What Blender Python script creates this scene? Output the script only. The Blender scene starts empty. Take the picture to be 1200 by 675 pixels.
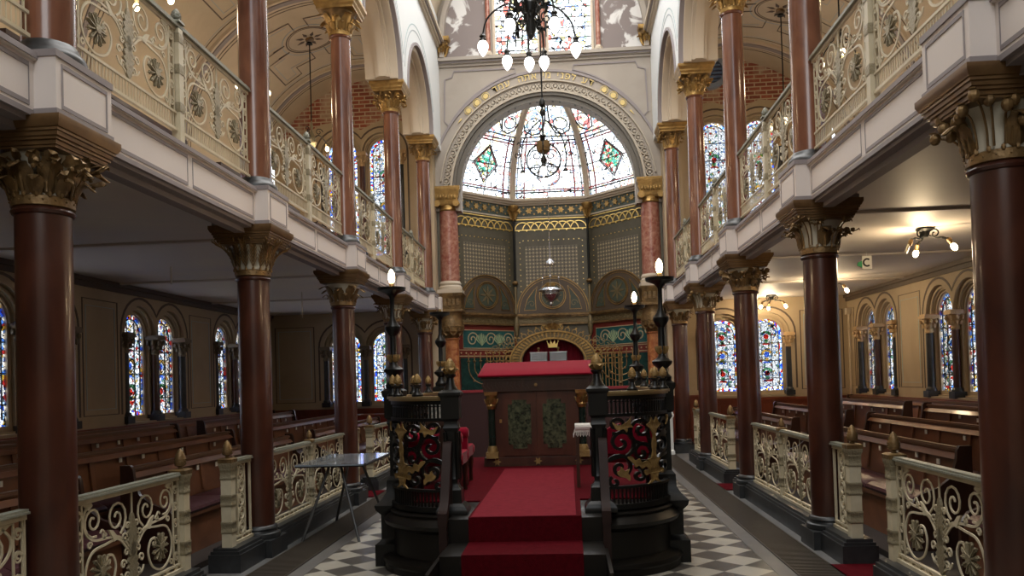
import bpy, bmesh, math, random
from mathutils import Vector, Matrix, geometry
random.seed(7)
PI = math.pi
sin, cos = math.sin, math.cos
C = bpy.context.scene.collection
sc = bpy.context.scene

# ------------------------------------------------------------------ camera, world, lights, exposure
def rotm(yaw, pitch, roll):
    F = Vector((-sin(yaw)*cos(pitch), cos(yaw)*cos(pitch), sin(pitch)))
    R = Vector((cos(yaw), sin(yaw), 0)); U = R.cross(F)
    R2 = R*cos(roll) - U*sin(roll); U2 = R*sin(roll) + U*cos(roll)
    m = Matrix((R2, U2, -F)).transposed().to_4x4()
    return m
cam = bpy.data.cameras.new('camera'); camo = bpy.data.objects.new('camera', cam); C.objects.link(camo)
m = rotm(0.0702, 0.0186, 0.0295); m.translation = (0.317, -4.151, 1.5); camo.matrix_world = m
cam.sensor_width = 36; cam.lens = 936.36*36/1200; cam.shift_y = 90.67/1200; cam.clip_start = .05
sc.camera = camo

w = bpy.data.worlds.new('sky'); sc.world = w; w.use_nodes = True
w.node_tree.nodes['Background'].inputs[0].default_value = (0.86, 0.93, 1.0, 1)
w.node_tree.nodes['Background'].inputs[1].default_value = 3.0

sc.view_settings.view_transform = 'Standard'; sc.view_settings.look = 'None'
sc.view_settings.exposure = 0.0; sc.view_settings.gamma = 1.0; sc.view_settings.use_curve_mapping = False
sc.cycles.max_bounces = 6; sc.cycles.diffuse_bounces = 4; sc.cycles.glossy_bounces = 3
sc.cycles.transparent_max_bounces = 12; sc.cycles.caustics_reflective = False; sc.cycles.caustics_refractive = False
sc.cycles.use_denoising = True

def area(name, loc, direction, sx, sy, power, col=(1, 1, 1)):
    l = bpy.data.lights.new(name, 'AREA'); l.shape = 'RECTANGLE'; l.size = sx; l.size_y = sy; l.energy = power; l.color = col
    o = bpy.data.objects.new(name, l); C.objects.link(o); o.location = loc
    o.rotation_euler = Vector(direction).to_track_quat('-Z', 'Y').to_euler(); return o
def point(name, loc, power, col=(1, .72, .42), r=.04):
    l = bpy.data.lights.new(name, 'POINT'); l.energy = power; l.color = col; l.shadow_soft_size = r
    o = bpy.data.objects.new(name, l); C.objects.link(o); o.location = loc; return o
DAY = (.93, .97, 1.0)
area('added_overhead_daylight', (0, 4.5, 11.3), (0, 0, -1), 1.9, 13.5, 630, (1.0, .95, .88))  # overhead daylight through an added roof opening; no lantern is in view
area('added_west_light', (0, -6.7, 6.6), (0, 1, -.12), 3.2, 3.6, 170, DAY)  # unseen source: bare area lamp added before the back wall, which has no window
area('apse_dome_daylight', (0, 16.6, 8.6), (0, -.75, -.62), 3.2, 2.2, 200, DAY)
area('east_window_daylight', (0, 13.6, 9.7), (0, -1, -.25), 2.0, 2.2, 160, DAY)
for yy in (4.78, 7.75, 10.7):
    area('window_daylight', (-6.95, yy, 1.9), (1, 0, -.1), 1.5, 1.5, 24, DAY)
    area('window_daylight', (6.95, yy+.3, 1.9), (-1, 0, -.1), 1.5, 1.5, 26, DAY)
for yy in (1.8, 4.78, 7.75, 10.7):
    area('gallery_window_daylight', (-6.95, yy, 4.75), (1, 0, 0), 1.5, 1.5, 45, DAY)
    area('gallery_window_daylight', (6.95, yy+.3, 4.75), (-1, 0, 0), 1.5, 1.5, 45, DAY)
for xx in (-3.95, 3.97):
    area('end_window_daylight', (xx, 13.45, 1.9), (0, -1, -.1), 1.5, 1.5, 22, DAY)
    area('end_gallery_daylight', (xx, 13.45, 5.6), (0, -1, -.1), 1.5, 2.2, 45, DAY)

# ------------------------------------------------------------------ materials
MATS = {}
def mat(name, col, rough=.6, metal=0.0, spec=.5, bump=0, bscale=20, noise=None, nscale=4, coat=0, emit=None, estr=0, sheen=0, detail=6, stretch=None):
    m = bpy.data.materials.new(name); m.use_nodes = True; nt = m.node_tree; b = nt.nodes['Principled BSDF']
    b.inputs['Base Color'].default_value = (*col, 1); b.inputs['Roughness'].default_value = rough
    b.inputs['Metallic'].default_value = metal; b.inputs['Specular IOR Level'].default_value = spec
    if coat: b.inputs['Coat Weight'].default_value = coat; b.inputs['Coat Roughness'].default_value = .08
    if sheen: b.inputs['Sheen Weight'].default_value = sheen
    if emit: b.inputs['Emission Color'].default_value = (*emit, 1); b.inputs['Emission Strength'].default_value = estr
    tc = nt.nodes.new('ShaderNodeTexCoord'); src = tc.outputs['Object']
    if stretch:
        mp = nt.nodes.new('ShaderNodeMapping'); mp.inputs['Scale'].default_value = stretch; nt.links.new(src, mp.inputs[0]); src = mp.outputs[0]
    if noise:
        n = nt.nodes.new('ShaderNodeTexNoise'); n.inputs['Scale'].default_value = nscale; n.inputs['Detail'].default_value = detail
        n.inputs['Distortion'].default_value = .6
        nt.links.new(src, n.inputs['Vector'])
        r = nt.nodes.new('ShaderNodeValToRGB'); r.color_ramp.elements[0].position = .35; r.color_ramp.elements[1].position = .68
        r.color_ramp.elements[0].color = (*col, 1); r.color_ramp.elements[1].color = (*noise, 1)
        nt.links.new(n.outputs['Fac'], r.inputs[0]); nt.links.new(r.outputs[0], b.inputs['Base Color'])
    if bump:
        n2 = nt.nodes.new('ShaderNodeTexNoise'); n2.inputs['Scale'].default_value = bscale; n2.inputs['Detail'].default_value = 4
        nt.links.new(src, n2.inputs['Vector'])
        bp = nt.nodes.new('ShaderNodeBump'); bp.inputs['Strength'].default_value = bump; bp.inputs['Distance'].default_value = .02
        nt.links.new(n2.outputs['Fac'], bp.inputs['Height']); nt.links.new(bp.outputs[0], b.inputs['Normal'])
    MATS[name] = m; return m
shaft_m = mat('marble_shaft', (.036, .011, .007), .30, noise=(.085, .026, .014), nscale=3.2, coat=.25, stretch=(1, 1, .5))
ushaft_m = mat('marble_shaft_upper_lit', (.10, .034, .02), .24, noise=(.23, .095, .052), nscale=3.2, coat=.35, stretch=(1, 1, .45))  # same marble as below, its stronger light put into a lighter colour
pink_m = mat('pink_marble', (.24, .062, .04), .28, noise=(.46, .24, .17), nscale=12, detail=10)
orange_m = mat('orange_marble', (.26, .06, .018), .28, noise=(.50, .21, .075), nscale=12, detail=10)
blackbase_m = mat('black_slate', (.015, .016, .017), .38, noise=(.035, .036, .037), nscale=6)
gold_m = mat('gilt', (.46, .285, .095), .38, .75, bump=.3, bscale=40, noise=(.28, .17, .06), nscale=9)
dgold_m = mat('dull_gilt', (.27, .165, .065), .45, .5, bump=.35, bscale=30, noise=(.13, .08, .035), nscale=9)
brightgold_m = mat('bright_gilt', (.85, .60, .20), .3, .7)
leafgold_m = mat('painted_gold_leaf', (.33, .21, .07), .5, .35, noise=(.20, .12, .04), nscale=12, bump=.4, bscale=50)
bell_m = mat('cream_bell', (.62, .57, .45), .6)
cream_m = mat('cream_ironwork', (.60, .53, .38), .45, noise=(.50, .43, .29), nscale=6)
bronze_m = mat('bronze_grey', (.29, .245, .155), .45, .35, bump=.4, bscale=60)
grey_m = mat('grey_green_metal', (.24, .24, .19), .5, .2, bump=.3, bscale=60)
wallcream_m = mat('wall_cream', (.46, .36, .24), .75, noise=(.40, .31, .20), nscale=1.2)
wallend_m = mat('wall_stone_paint', (.40, .35, .30), .75, noise=(.36, .31, .26), nscale=1.5)
ribband_m = mat('arch_moulding_cream', (.56, .47, .36), .7)
relief_m = mat('arch_relief_taupe', (.47, .41, .33), .75)
white_m = mat('arcade_white', (.72, .74, .74), .7)
fascia_m = mat('fascia_cream', (.72, .645, .60), .6)
fline_m = mat('fascia_line_grey', (.27, .235, .235), .6)
brown_m = mat('brown_paint_line', (.10, .07, .05), .65)
blue_m = mat('pale_blue_line', (.37, .46, .47), .7)
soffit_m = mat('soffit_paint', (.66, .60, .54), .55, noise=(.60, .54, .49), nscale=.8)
soffitl_m = mat('soffit_paint_left_lightened', (.80, .74, .64), .6, noise=(.66, .61, .64), nscale=.45)  # left soffit lightened in colour for missing bounce light; the mottling is real paint
vault_m = mat('vault_paint', (.55, .46, .34), .7, noise=(.48, .40, .29), nscale=1.5)
peel_m = mat('peeling_plaster', (.24, .20, .19), .8, noise=(.70, .68, .66), nscale=2.3, detail=12)
for n_ in peel_m.node_tree.nodes:
    if n_.type == 'VALTORGB': n_.color_ramp.elements[0].position = .53; n_.color_ramp.elements[1].position = .58
wood_m = mat('pew_wood', (.16, .066, .032), .42, noise=(.26, .108, .052), nscale=2.5, stretch=(3, 1, 1), coat=.12)
redwood_m = mat('red_wood', (.13, .026, .012), .3, noise=(.20, .045, .02), nscale=3, stretch=(2, 2, .6), coat=.3)
darkwood_m = mat('dark_wood', (.035, .014, .009), .33, noise=(.06, .024, .014), nscale=4, stretch=(2, 2, .6), coat=.3)
plum_m = mat('plum_leather', (.075, .022, .028), .4, bump=.3, bscale=14)
velvet_m = mat('red_velvet', (.22, .004, .018), .9, sheen=.1)
carpet_m = mat('red_carpet', (.085, .002, .006), .95, bump=.3, bscale=180, noise=(.06, .0015, .004), nscale=30)
runner_m = mat('pale_red_runner', (.19, .018, .028), .95, bump=.3, bscale=180, noise=(.15, .013, .021), nscale=20)
railwood_m = mat('handrail_wood', (.020, .008, .006), .6, spec=.25)
curtain_m = mat('crimson_curtain', (.13, .004, .012), .7, sheen=.2)
maroon_m = mat('maroon_panel', (.028, .003, .003), .6)
deskwood_m = mat('desk_wood', (.050, .016, .009), .32, noise=(.085, .027, .014), nscale=3, stretch=(2, 2, .6), coat=.2)
black_m = mat('black_ironwork', (.005, .005, .0045), .36, spec=.32)
steps_m = mat('dark_bronze_paint', (.007, .0055, .004), .4, spec=.3)
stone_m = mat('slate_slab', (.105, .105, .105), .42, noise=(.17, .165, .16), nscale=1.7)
border_m = mat('floor_border', (.125, .118, .11), .4, noise=(.16, .15, .14), nscale=3)
green_m = mat('green_marble', (.008, .03, .026), .25, noise=(.018, .058, .05), nscale=7)
dgreen_m = mat('dark_green_marble', (.005, .011, .008), .25, noise=(.012, .024, .018), nscale=9)
speck_m = mat('speckled_serpentine', (.007, .015, .009), .22, noise=(.09, .10, .055), nscale=26)
silver_m = mat('silver', (.62, .62, .64), .25, .9)
cloth_m = mat('white_cloth', (.75, .72, .66), .9, bump=.3, bscale=60)
tabletop_m = mat('grey_marble_tabletop', (.13, .16, .19), .12, noise=(.38, .42, .45), nscale=3.5, detail=10, coat=.5, stretch=(1, 2.5, 1))
tubem = mat('table_leg_metal', (.10, .10, .10), .4, .6)
lead_m = mat('window_lead', (.02, .02, .022), .6)
redlead_m = mat('window_red_line', (.35, .03, .03), .5)
winframe_m = mat('window_frame_paint', (.34, .27, .18), .7)
plate_m = mat('number_plate', (.80, .78, .72), .6)
bulb_m = mat('lit_bulb', (1, .9, .7), .4, emit=(1, .80, .50), estr=16)
globe_m = mat('lit_globe', (1, 1, 1), .4, emit=(1, .93, .86), estr=6)
tube_m = mat('unlit_bulb', (.85, .82, .72), .3)
socket_m = mat('socket_brass', (.30, .21, .10), .4, .6)
greenpaint_m = mat('green_sign', (.02, .35, .12), .5)
blackpaint_m = mat('black_letter', (.01, .01, .01), .5)
louvre_m = mat('blue_louvre', (.10, .16, .30), .6)
shade_m = mat('rubber_black', (.01, .01, .01), .6)

for m_ in (velvet_m, carpet_m, runner_m, curtain_m): m_.node_tree.nodes['Principled BSDF'].inputs['Specular IOR Level'].default_value = .08
def nodes(m): return m.node_tree.nodes, m.node_tree.links
def mathn(nt, op, a, b=None):
    n = nt.nodes.new('ShaderNodeMath'); n.operation = op
    for i, v in enumerate((a, b)):
        if v is None: continue
        if hasattr(v, 'node'): nt.links.new(v, n.inputs[i])
        else: n.inputs[i].default_value = v
    return n.outputs[0]
def checker_mat():
    m = mat('checker_tiles', (.5, .5, .5), .3); nt = m.node_tree; b = nt.nodes['Principled BSDF']
    tc = nt.nodes.new('ShaderNodeTexCoord'); sx = nt.nodes.new('ShaderNodeSeparateXYZ'); nt.links.new(tc.outputs['Object'], sx.inputs[0])
    p = .3721; X0 = 1.8215-p/2; Y0 = 2.0287
    x = mathn(nt, 'SUBTRACT', sx.outputs[0], X0); y = mathn(nt, 'SUBTRACT', sx.outputs[1], Y0)
    a = mathn(nt, 'DIVIDE', mathn(nt, 'ADD', x, y), p); c = mathn(nt, 'DIVIDE', mathn(nt, 'SUBTRACT', x, y), p)
    fa = mathn(nt, 'FLOOR', mathn(nt, 'ADD', a, 100.5)); fc = mathn(nt, 'FLOOR', mathn(nt, 'ADD', c, 100.5))
    s = mathn(nt, 'MODULO', mathn(nt, 'ADD', fa, fc), 2.0)
    n = nt.nodes.new('ShaderNodeTexNoise'); n.inputs['Scale'].default_value = 3; nt.links.new(tc.outputs['Object'], n.inputs['Vector'])
    mx = nt.nodes.new('ShaderNodeMix'); mx.data_type = 'RGBA'; nt.links.new(s, mx.inputs['Factor'])
    mx.inputs[6].default_value = (.50, .46, .38, 1); mx.inputs[7].default_value = (.10, .09, .078, 1)
    m2 = nt.nodes.new('ShaderNodeMix'); m2.data_type = 'RGBA'; m2.blend_type = 'MULTIPLY'; m2.inputs['Factor'].default_value = .35
    nt.links.new(mx.outputs[2], m2.inputs[6]); nt.links.new(n.outputs['Fac'], m2.inputs[7]); nt.links.new(m2.outputs[2], b.inputs['Base Color'])
    return m
checker_m = checker_mat()
def brick_mat():
    m = mat('old_brick', (.3, .1, .06), .9); nt = m.node_tree; b = nt.nodes['Principled BSDF']
    tc = nt.nodes.new('ShaderNodeTexCoord'); mp = nt.nodes.new('ShaderNodeMapping'); mp.inputs['Rotation'].default_value = (PI/2, 0, 0)
    sep = nt.nodes.new('ShaderNodeSeparateXYZ'); nt.links.new(tc.outputs['Object'], sep.inputs[0])
    cb = nt.nodes.new('ShaderNodeCombineXYZ'); nt.links.new(sep.outputs[0], cb.inputs[0]); nt.links.new(sep.outputs[2], cb.inputs[1])
    t = nt.nodes.new('ShaderNodeTexBrick'); nt.links.new(cb.outputs[0], t.inputs['Vector'])
    t.inputs['Scale'].default_value = 1; t.inputs['Brick Width'].default_value = .24; t.inputs['Row Height'].default_value = .085
    t.inputs['Mortar Size'].default_value = .012; t.inputs['Color1'].default_value = (.34, .10, .055, 1); t.inputs['Color2'].default_value = (.22, .065, .04, 1)
    t.inputs['Mortar'].default_value = (.50, .40, .28, 1); t.inputs['Bias'].default_value = -.1
    n = nt.nodes.new('ShaderNodeTexNoise'); n.inputs['Scale'].default_value = 1.6; n.inputs['Detail'].default_value = 8; nt.links.new(tc.outputs['Object'], n.inputs['Vector'])
    r = nt.nodes.new('ShaderNodeValToRGB'); r.color_ramp.elements[0].position = .50; r.color_ramp.elements[1].position = .60
    nt.links.new(n.outputs['Fac'], r.inputs[0])
    mx = nt.nodes.new('ShaderNodeMix'); mx.data_type = 'RGBA'; nt.links.new(r.outputs[0], mx.inputs['Factor']); nt.links.new(t.outputs[0], mx.inputs[6])
    mx.inputs[7].default_value = (.52, .42, .30, 1)
    f = mathn(nt, 'MULTIPLY', r.outputs[0], .65); nt.links.new(f, mx.inputs['Factor'])
    nt.links.new(mx.outputs[2], b.inputs['Base Color'])
    bp = nt.nodes.new('ShaderNodeBump'); bp.inputs['Strength'].default_value = .6; bp.inputs['Distance'].default_value = .02; bp.invert = True
    nt.links.new(t.outputs['Fac'], bp.inputs['Height']); nt.links.new(bp.outputs[0], b.inputs['Normal'])
    return m
brick_m = brick_mat()
def glass_mat(name, axes, scale=9, white=.45, palette=None, sx=1, seed=0, bright=1.0):
    """stained glass: tinted transparent shader, coloured cells between white ones, dark cames round the cells"""
    m = bpy.data.materials.new(name); m.use_nodes = True; nt = m.node_tree; nt.nodes.clear()
    out = nt.nodes.new('ShaderNodeOutputMaterial'); tr = nt.nodes.new('ShaderNodeBsdfTransparent')
    tl = nt.nodes.new('ShaderNodeBsdfTranslucent')
    tc = nt.nodes.new('ShaderNodeTexCoord'); sep = nt.nodes.new('ShaderNodeSeparateXYZ'); nt.links.new(tc.outputs['Object'], sep.inputs[0])
    cb = nt.nodes.new('ShaderNodeCombineXYZ'); nt.links.new(sep.outputs[axes[0]], cb.inputs[0]); nt.links.new(sep.outputs[axes[1]], cb.inputs[1]); cb.inputs[2].default_value = seed
    v = nt.nodes.new('ShaderNodeTexVoronoi'); v.inputs['Scale'].default_value = scale; nt.links.new(cb.outputs[0], v.inputs['Vector'])
    e = nt.nodes.new('ShaderNodeTexVoronoi'); e.feature = 'DISTANCE_TO_EDGE'; e.inputs['Scale'].default_value = scale; nt.links.new(cb.outputs[0], e.inputs['Vector'])
    ss = nt.nodes.new('ShaderNodeSeparateColor'); nt.links.new(v.outputs['Color'], ss.inputs[0])
    r = nt.nodes.new('ShaderNodeValToRGB'); r.color_ramp.interpolation = 'CONSTANT'
    pal = palette or [(.75, .80, .9), (.30, .45, .80), (.85, .86, .88), (.75, .62, .30), (.6, .68, .78), (.62, .18, .16), (.50, .66, .8), (.35, .52, .42), (.95, .85, .8)]
    els = r.color_ramp.elements
    els[0].position = 0; els[0].color = (1, 1, 1, 1)
    els[1].position = white; els[1].color = (*pal[0], 1)
    for i, c in enumerate(pal[1:]):
        el = els.new(white + (1-white)*(i+1)/len(pal)); el.color = (*c, 1)
    nt.links.new(ss.outputs[0], r.inputs[0])
    lt = mathn(nt, 'GREATER_THAN', e.outputs['Distance'], .05)
    mx = nt.nodes.new('ShaderNodeMix'); mx.data_type = 'RGBA'; mx.inputs[6].default_value = (.02, .02, .02, 1); nt.links.new(lt, mx.inputs['Factor']); nt.links.new(r.outputs[0], mx.inputs[7])
    hs = nt.nodes.new('ShaderNodeMix'); hs.data_type = 'RGBA'; hs.blend_type = 'MULTIPLY'; hs.inputs['Factor'].default_value = 1
    nt.links.new(mx.outputs[2], hs.inputs[6]); hs.inputs[7].default_value = (bright, bright, bright, 1)
    nt.links.new(hs.outputs[2], tr.inputs[0]); nt.links.new(hs.outputs[2], tl.inputs[0])
    ms = nt.nodes.new('ShaderNodeMixShader'); ms.inputs[0].default_value = .12
    nt.links.new(tr.outputs[0], ms.inputs[1]); nt.links.new(tl.outputs[0], ms.inputs[2]); nt.links.new(ms.outputs[0], out.inputs[0])
    MATS[name] = m; return m
gl_x = glass_mat('stained_glass_side', (1, 2), 24, .52, bright=.75)
gl_y = glass_mat('stained_glass_end', (0, 2), 24, .62, bright=.62)
def tint(name, col):
    m = bpy.data.materials.new(name); m.use_nodes = True; nt = m.node_tree; nt.nodes.clear(); out = nt.nodes.new('ShaderNodeOutputMaterial'); t = nt.nodes.new('ShaderNodeBsdfTransparent'); t.inputs[0].default_value = (*col, 1); nt.links.new(t.outputs[0], out.inputs[0]); return m
tints = [tint('ruby_glass', (.75, .16, .12)), tint('blue_glass', (.28, .42, .85)), tint('amber_glass', (.88, .66, .28)), tint('green_glass', (.35, .65, .42))]
gl_d = glass_mat('stained_glass_dome', (0, 2), 12, .62, palette=[(.9, .75, .72), (.55, .65, .9), (.95, .95, .9), (.85, .4, .35), (.75, .85, .75), (.9, .8, .5)])
gl_t = glass_mat('stained_glass_petals', (0, 2), 16, .35, palette=[(.85, .65, .35), (.75, .2, .18), (.95, .95, .9), (.35, .5, .75), (.8, .8, .6), (.9, .9, .92)])
gl_g = glass_mat('stained_glass_green', (0, 2), 18, .15, palette=[(.08, .45, .30), (.55, .7, .5), (.2, .55, .45), (.75, .75, .4), (.6, .12, .1)])
gl_blue = glass_mat('blue_border_glass', (0, 2), 24, .25, palette=[(.12, .25, .75), (.6, .75, .95), (.70, .55, .2), (.25, .45, .85), (.7, .75, .85), (.6, .15, .15)])
gl_blx = glass_mat('blue_border_glass_side', (1, 2), 24, .25, palette=[(.12, .25, .75), (.6, .75, .95), (.70, .55, .2), (.25, .45, .85), (.7, .75, .85), (.6, .15, .15)])
def diaper_mat():
    """gilt rosettes on dark ground, laid out in the facet's own x-z grid"""
    m = mat('gilt_diaper_pattern', (.05, .04, .03), .5); nt = m.node_tree; b = nt.nodes['Principled BSDF']
    tc = nt.nodes.new('ShaderNodeTexCoord'); s = nt.nodes.new('ShaderNodeSeparateXYZ'); nt.links.new(tc.outputs['Object'], s.inputs[0])
    def cell(sh, per):
        fx = mathn(nt, 'FRACT', mathn(nt, 'ADD', mathn(nt, 'DIVIDE', s.outputs[0], per), 50+sh)); fz = mathn(nt, 'FRACT', mathn(nt, 'ADD', mathn(nt, 'DIVIDE', s.outputs[2], per), 50+sh))
        dx = mathn(nt, 'ABSOLUTE', mathn(nt, 'SUBTRACT', fx, .5)); dz = mathn(nt, 'ABSOLUTE', mathn(nt, 'SUBTRACT', fz, .5)); return dx, dz
    dx, dz = cell(0, .085)
    plus = mathn(nt, 'LESS_THAN', mathn(nt, 'ADD', mathn(nt, 'MULTIPLY', mathn(nt, 'MULTIPLY', dx, dz), 30), mathn(nt, 'MAXIMUM', dx, dz)), .38)
    dx2, dz2 = cell(.5, .085)
    dot = mathn(nt, 'LESS_THAN', mathn(nt, 'ADD', dx2, dz2), .22)
    mx = nt.nodes.new('ShaderNodeMix'); mx.data_type = 'RGBA'; nt.links.new(plus, mx.inputs['Factor']); mx.inputs[6].default_value = (.17, .145, .105, 1); mx.inputs[7].default_value = (.03, .024, .02, 1)
    m2 = nt.nodes.new('ShaderNodeMix'); m2.data_type = 'RGBA'; nt.links.new(dot, m2.inputs['Factor']); nt.links.new(mx.outputs[2], m2.inputs[6]); m2.inputs[7].default_value = (.62, .50, .28, 1)
    nt.links.new(m2.outputs[2], b.inputs['Base Color'])
    return m
diaper_m = diaper_mat()
apse_m = mat('apse_olive_ground', (.11, .095, .062), .5, noise=(.085, .075, .05), nscale=5)
apseb_m = mat('apse_bronze_relief', (.20, .15, .075), .45, .3, bump=.8, bscale=28)
teal_m = mat('teal_mosaic', (.012, .07, .075), .35, noise=(.02, .11, .105), nscale=24)
mosaicred_m = mat('red_mosaic', (.17, .025, .018), .4)
beige_m = mat('mosaic_scroll_tan', (.42, .32, .19), .5)
ltgreen_m = mat('mosaic_pale_green', (.36, .45, .26), .5)
frieze_m = mat('frieze_green', (.055, .07, .05), .5)

# ------------------------------------------------------------------ mesh builder
ID = Matrix.Identity(4)
def T(x, y, z): return Matrix.Translation((x, y, z))
def RX(a): return Matrix.Rotation(a, 4, 'X')
def RY(a): return Matrix.Rotation(a, 4, 'Y')
def RZ(a): return Matrix.Rotation(a, 4, 'Z')
def S(x, y, z): return Matrix.Diagonal((x, y, z, 1))
class MB:
    def __init__(s): s.v = []; s.f = []
    def add(s, vs, fs, M=None):
        n = len(s.v)
        if M is not None: vs = [M @ Vector(p) for p in vs]
        s.v += [tuple(p) for p in vs]; s.f += [tuple(i+n for i in f) for f in fs]; return s
    def box(s, x0, x1, y0, y1, z0, z1, M=None):
        vs = [(x, y, z) for z in (z0, z1) for y in (y0, y1) for x in (x0, x1)]
        return s.add(vs, [(0, 2, 3, 1), (4, 5, 7, 6), (0, 1, 5, 4), (2, 6, 7, 3), (0, 4, 6, 2), (1, 3, 7, 5)], M)
    def lathe(s, prof, n=24, M=None, mod=None, a0=0, a1=2*PI):
        full = abs(a1-a0-2*PI) < 1e-6; k = n if full else n+1
        vs = []; fs = []
        for j, (r, z) in enumerate(prof):
            for i in range(k):
                a = a0+(a1-a0)*i/n; rr = r*(mod(a, z, j) if mod else 1)
                vs.append((rr*cos(a), rr*sin(a), z))
        for j in range(len(prof)-1):
            for i in range(n):
                i2 = (i+1) % k; fs.append((j*k+i, j*k+i2, (j+1)*k+i2, (j+1)*k+i))
        if full:
            fs.append(tuple(range(k-1, -1, -1))); fs.append(tuple((len(prof)-1)*k+i for i in range(k)))
        return s.add(vs, fs, M)
    def square(s, prof, M=None):
        """a moulding swept round a square: prof = (half width, z)"""
        vs = []; fs = []
        for r, z in prof: vs += [(-r, -r, z), (r, -r, z), (r, r, z), (-r, r, z)]
        for j in range(len(prof)-1):
            for i in range(4): fs.append((j*4+i, j*4+(i+1) % 4, (j+1)*4+(i+1) % 4, (j+1)*4+i))
        fs.append((3, 2, 1, 0)); q = (len(prof)-1)*4; fs.append((q, q+1, q+2, q+3))
        return s.add(vs, fs, M)
    def tube(s, pts, r, n=6, M=None, closed=False):
        pts = [Vector(p) for p in pts]; rs = r if isinstance(r, (list, tuple)) else [r]*len(pts)
        up = Vector((0, 0, 1)); vs = []; fs = []; N = len(pts); prev = None
        for i, p in enumerate(pts):
            if closed: t = pts[(i+1) % N]-pts[i-1]
            else: t = pts[min(i+1, N-1)]-pts[max(i-1, 0)]
            t = t.normalized() if t.length > 1e-9 else Vector((0, 0, 1))
            if prev is None:
                a = t.cross(up)
                if a.length < .1: a = t.cross(Vector((1, 0, 0)))
            else: a = prev - t*prev.dot(t)
            if a.length < 1e-6: a = t.orthogonal()
            a.normalize(); prev = a; b = t.cross(a)
            for k in range(n):
                q = 2*PI*k/n; vs.append(p+a*(rs[i]*cos(q))+b*(rs[i]*sin(q)))
        for i in range(N-1 if not closed else N):
            j = (i+1) % N
            for k in range(n): fs.append((i*n+k, i*n+(k+1) % n, j*n+(k+1) % n, j*n+k))
        if not closed: fs.append(tuple(range(n-1, -1, -1))); fs.append(tuple((N-1)*n+k for k in range(n)))
        return s.add(vs, fs, M)
    def ribbon(s, pts, w, d0, d1, f, closed=False):
        """flat bar following a 2-D path in a panel; f maps (u, v, depth) to space"""
        N = len(pts); vs = []; fs = []
        ws = w if isinstance(w, (list, tuple)) else [w]*N
        for i, (x, y) in enumerate(pts):
            a = pts[(i+1) % N] if (closed or i < N-1) else pts[i]; b = pts[i-1] if (closed or i > 0) else pts[i]
            tx, ty = a[0]-b[0], a[1]-b[1]; L = math.hypot(tx, ty) or 1; nx, ny = -ty/L*ws[i]/2, tx/L*ws[i]/2
            vs += [f(x+nx, y+ny, d0), f(x-nx, y-ny, d0), f(x-nx, y-ny, d1), f(x+nx, y+ny, d1)]
        for i in range(N if closed else N-1):
            j = (i+1) % N
            for k in range(4): fs.append((i*4+k, i*4+(k+1) % 4, j*4+(k+1) % 4, j*4+k))
        if not closed: fs.append((0, 1, 2, 3)); q = (N-1)*4; fs.append((q+3, q+2, q+1, q))
        return s.add(vs, fs)
    def plate(s, outer, holes, d0, d1, f, back=True):
        """flat plate with holes, front at d0, back at d1"""
        loops = [list(outer)]+[list(h) for h in holes]
        tri = geometry.tessellate_polygon([[Vector((x, y, 0)) for x, y in l] for l in loops])
        flat = [p for l in loops for p in l]; n = len(flat)
        vs = [f(x, y, d0) for x, y in flat]+[f(x, y, d1) for x, y in flat]
        fs = [tuple(t) for t in tri]
        if back: fs += [tuple(i+n for i in reversed(t)) for t in tri]
        o = 0
        for l in loops:
            L = len(l)
            for i in range(L): fs.append((o+i, o+(i+1) % L, n+o+(i+1) % L, n+o+i))
            o += L
        return s.add(vs, fs)
    def disc(s, u, v, r, d0, d1, f, n=14, mod=None):
        return s.plate([(u+(mod(2*PI*i/n) if mod else 1)*r*cos(2*PI*i/n), v+(mod(2*PI*i/n) if mod else 1)*r*sin(2*PI*i/n)) for i in range(n)], [], d0, d1, f)
    def ell(s, c, r, n=8, m=6, M=None):
        prof = [(max(1e-4, sin(PI*j/m)), -cos(PI*j/m)) for j in range(m+1)]
        MM = T(*c) @ S(*r); return s.lathe(prof, n, (M @ MM) if M is not None else MM)
    def obj(s, name, material, parent=None, loc=None, rot=None, angle=35):
        me = bpy.data.meshes.new(name); me.from_pydata(s.v, [], s.f); me.materials.append(material)
        me.update()
        bm = bmesh.new(); bm.from_mesh(me); bmesh.ops.recalc_face_normals(bm, faces=bm.faces); bm.to_mesh(me); bm.free()
        me.shade_smooth(); me.set_sharp_from_angle(angle=math.radians(angle))
        o = bpy.data.objects.new(name, me); C.objects.link(o)
        if parent: o.parent = parent
        if loc: o.location = loc
        if rot: o.rotation_euler = rot
        return o
def thing(name, label, cat, loc=(0, 0, 0), rz=0, group=None):
    o = bpy.data.objects.new(name, None); C.objects.link(o); o.empty_display_size = .1
    o.location = loc; o.rotation_euler = (0, 0, rz); o['label'] = label; o['category'] = cat
    if group: o['group'] = group
    return o
def tag(o, label, cat, group=None):
    o['label'] = label; o['category'] = cat
    if group: o['group'] = group
    return o
def struct(o): o['kind'] = 'structure'; return o
def copy_tree(o, parent=None):
    c = o.copy(); C.objects.link(c)
    if parent: c.parent = parent
    for ch in list(o.children): copy_tree(ch, c)
    return c
def dup(o, loc, rz, label, group=None, scale=None):
    c = copy_tree(o); c.location = loc; c.rotation_euler = (0, 0, rz); c['label'] = label
    if group: c['group'] = group
    if scale: c.scale = scale
    return c
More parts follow.
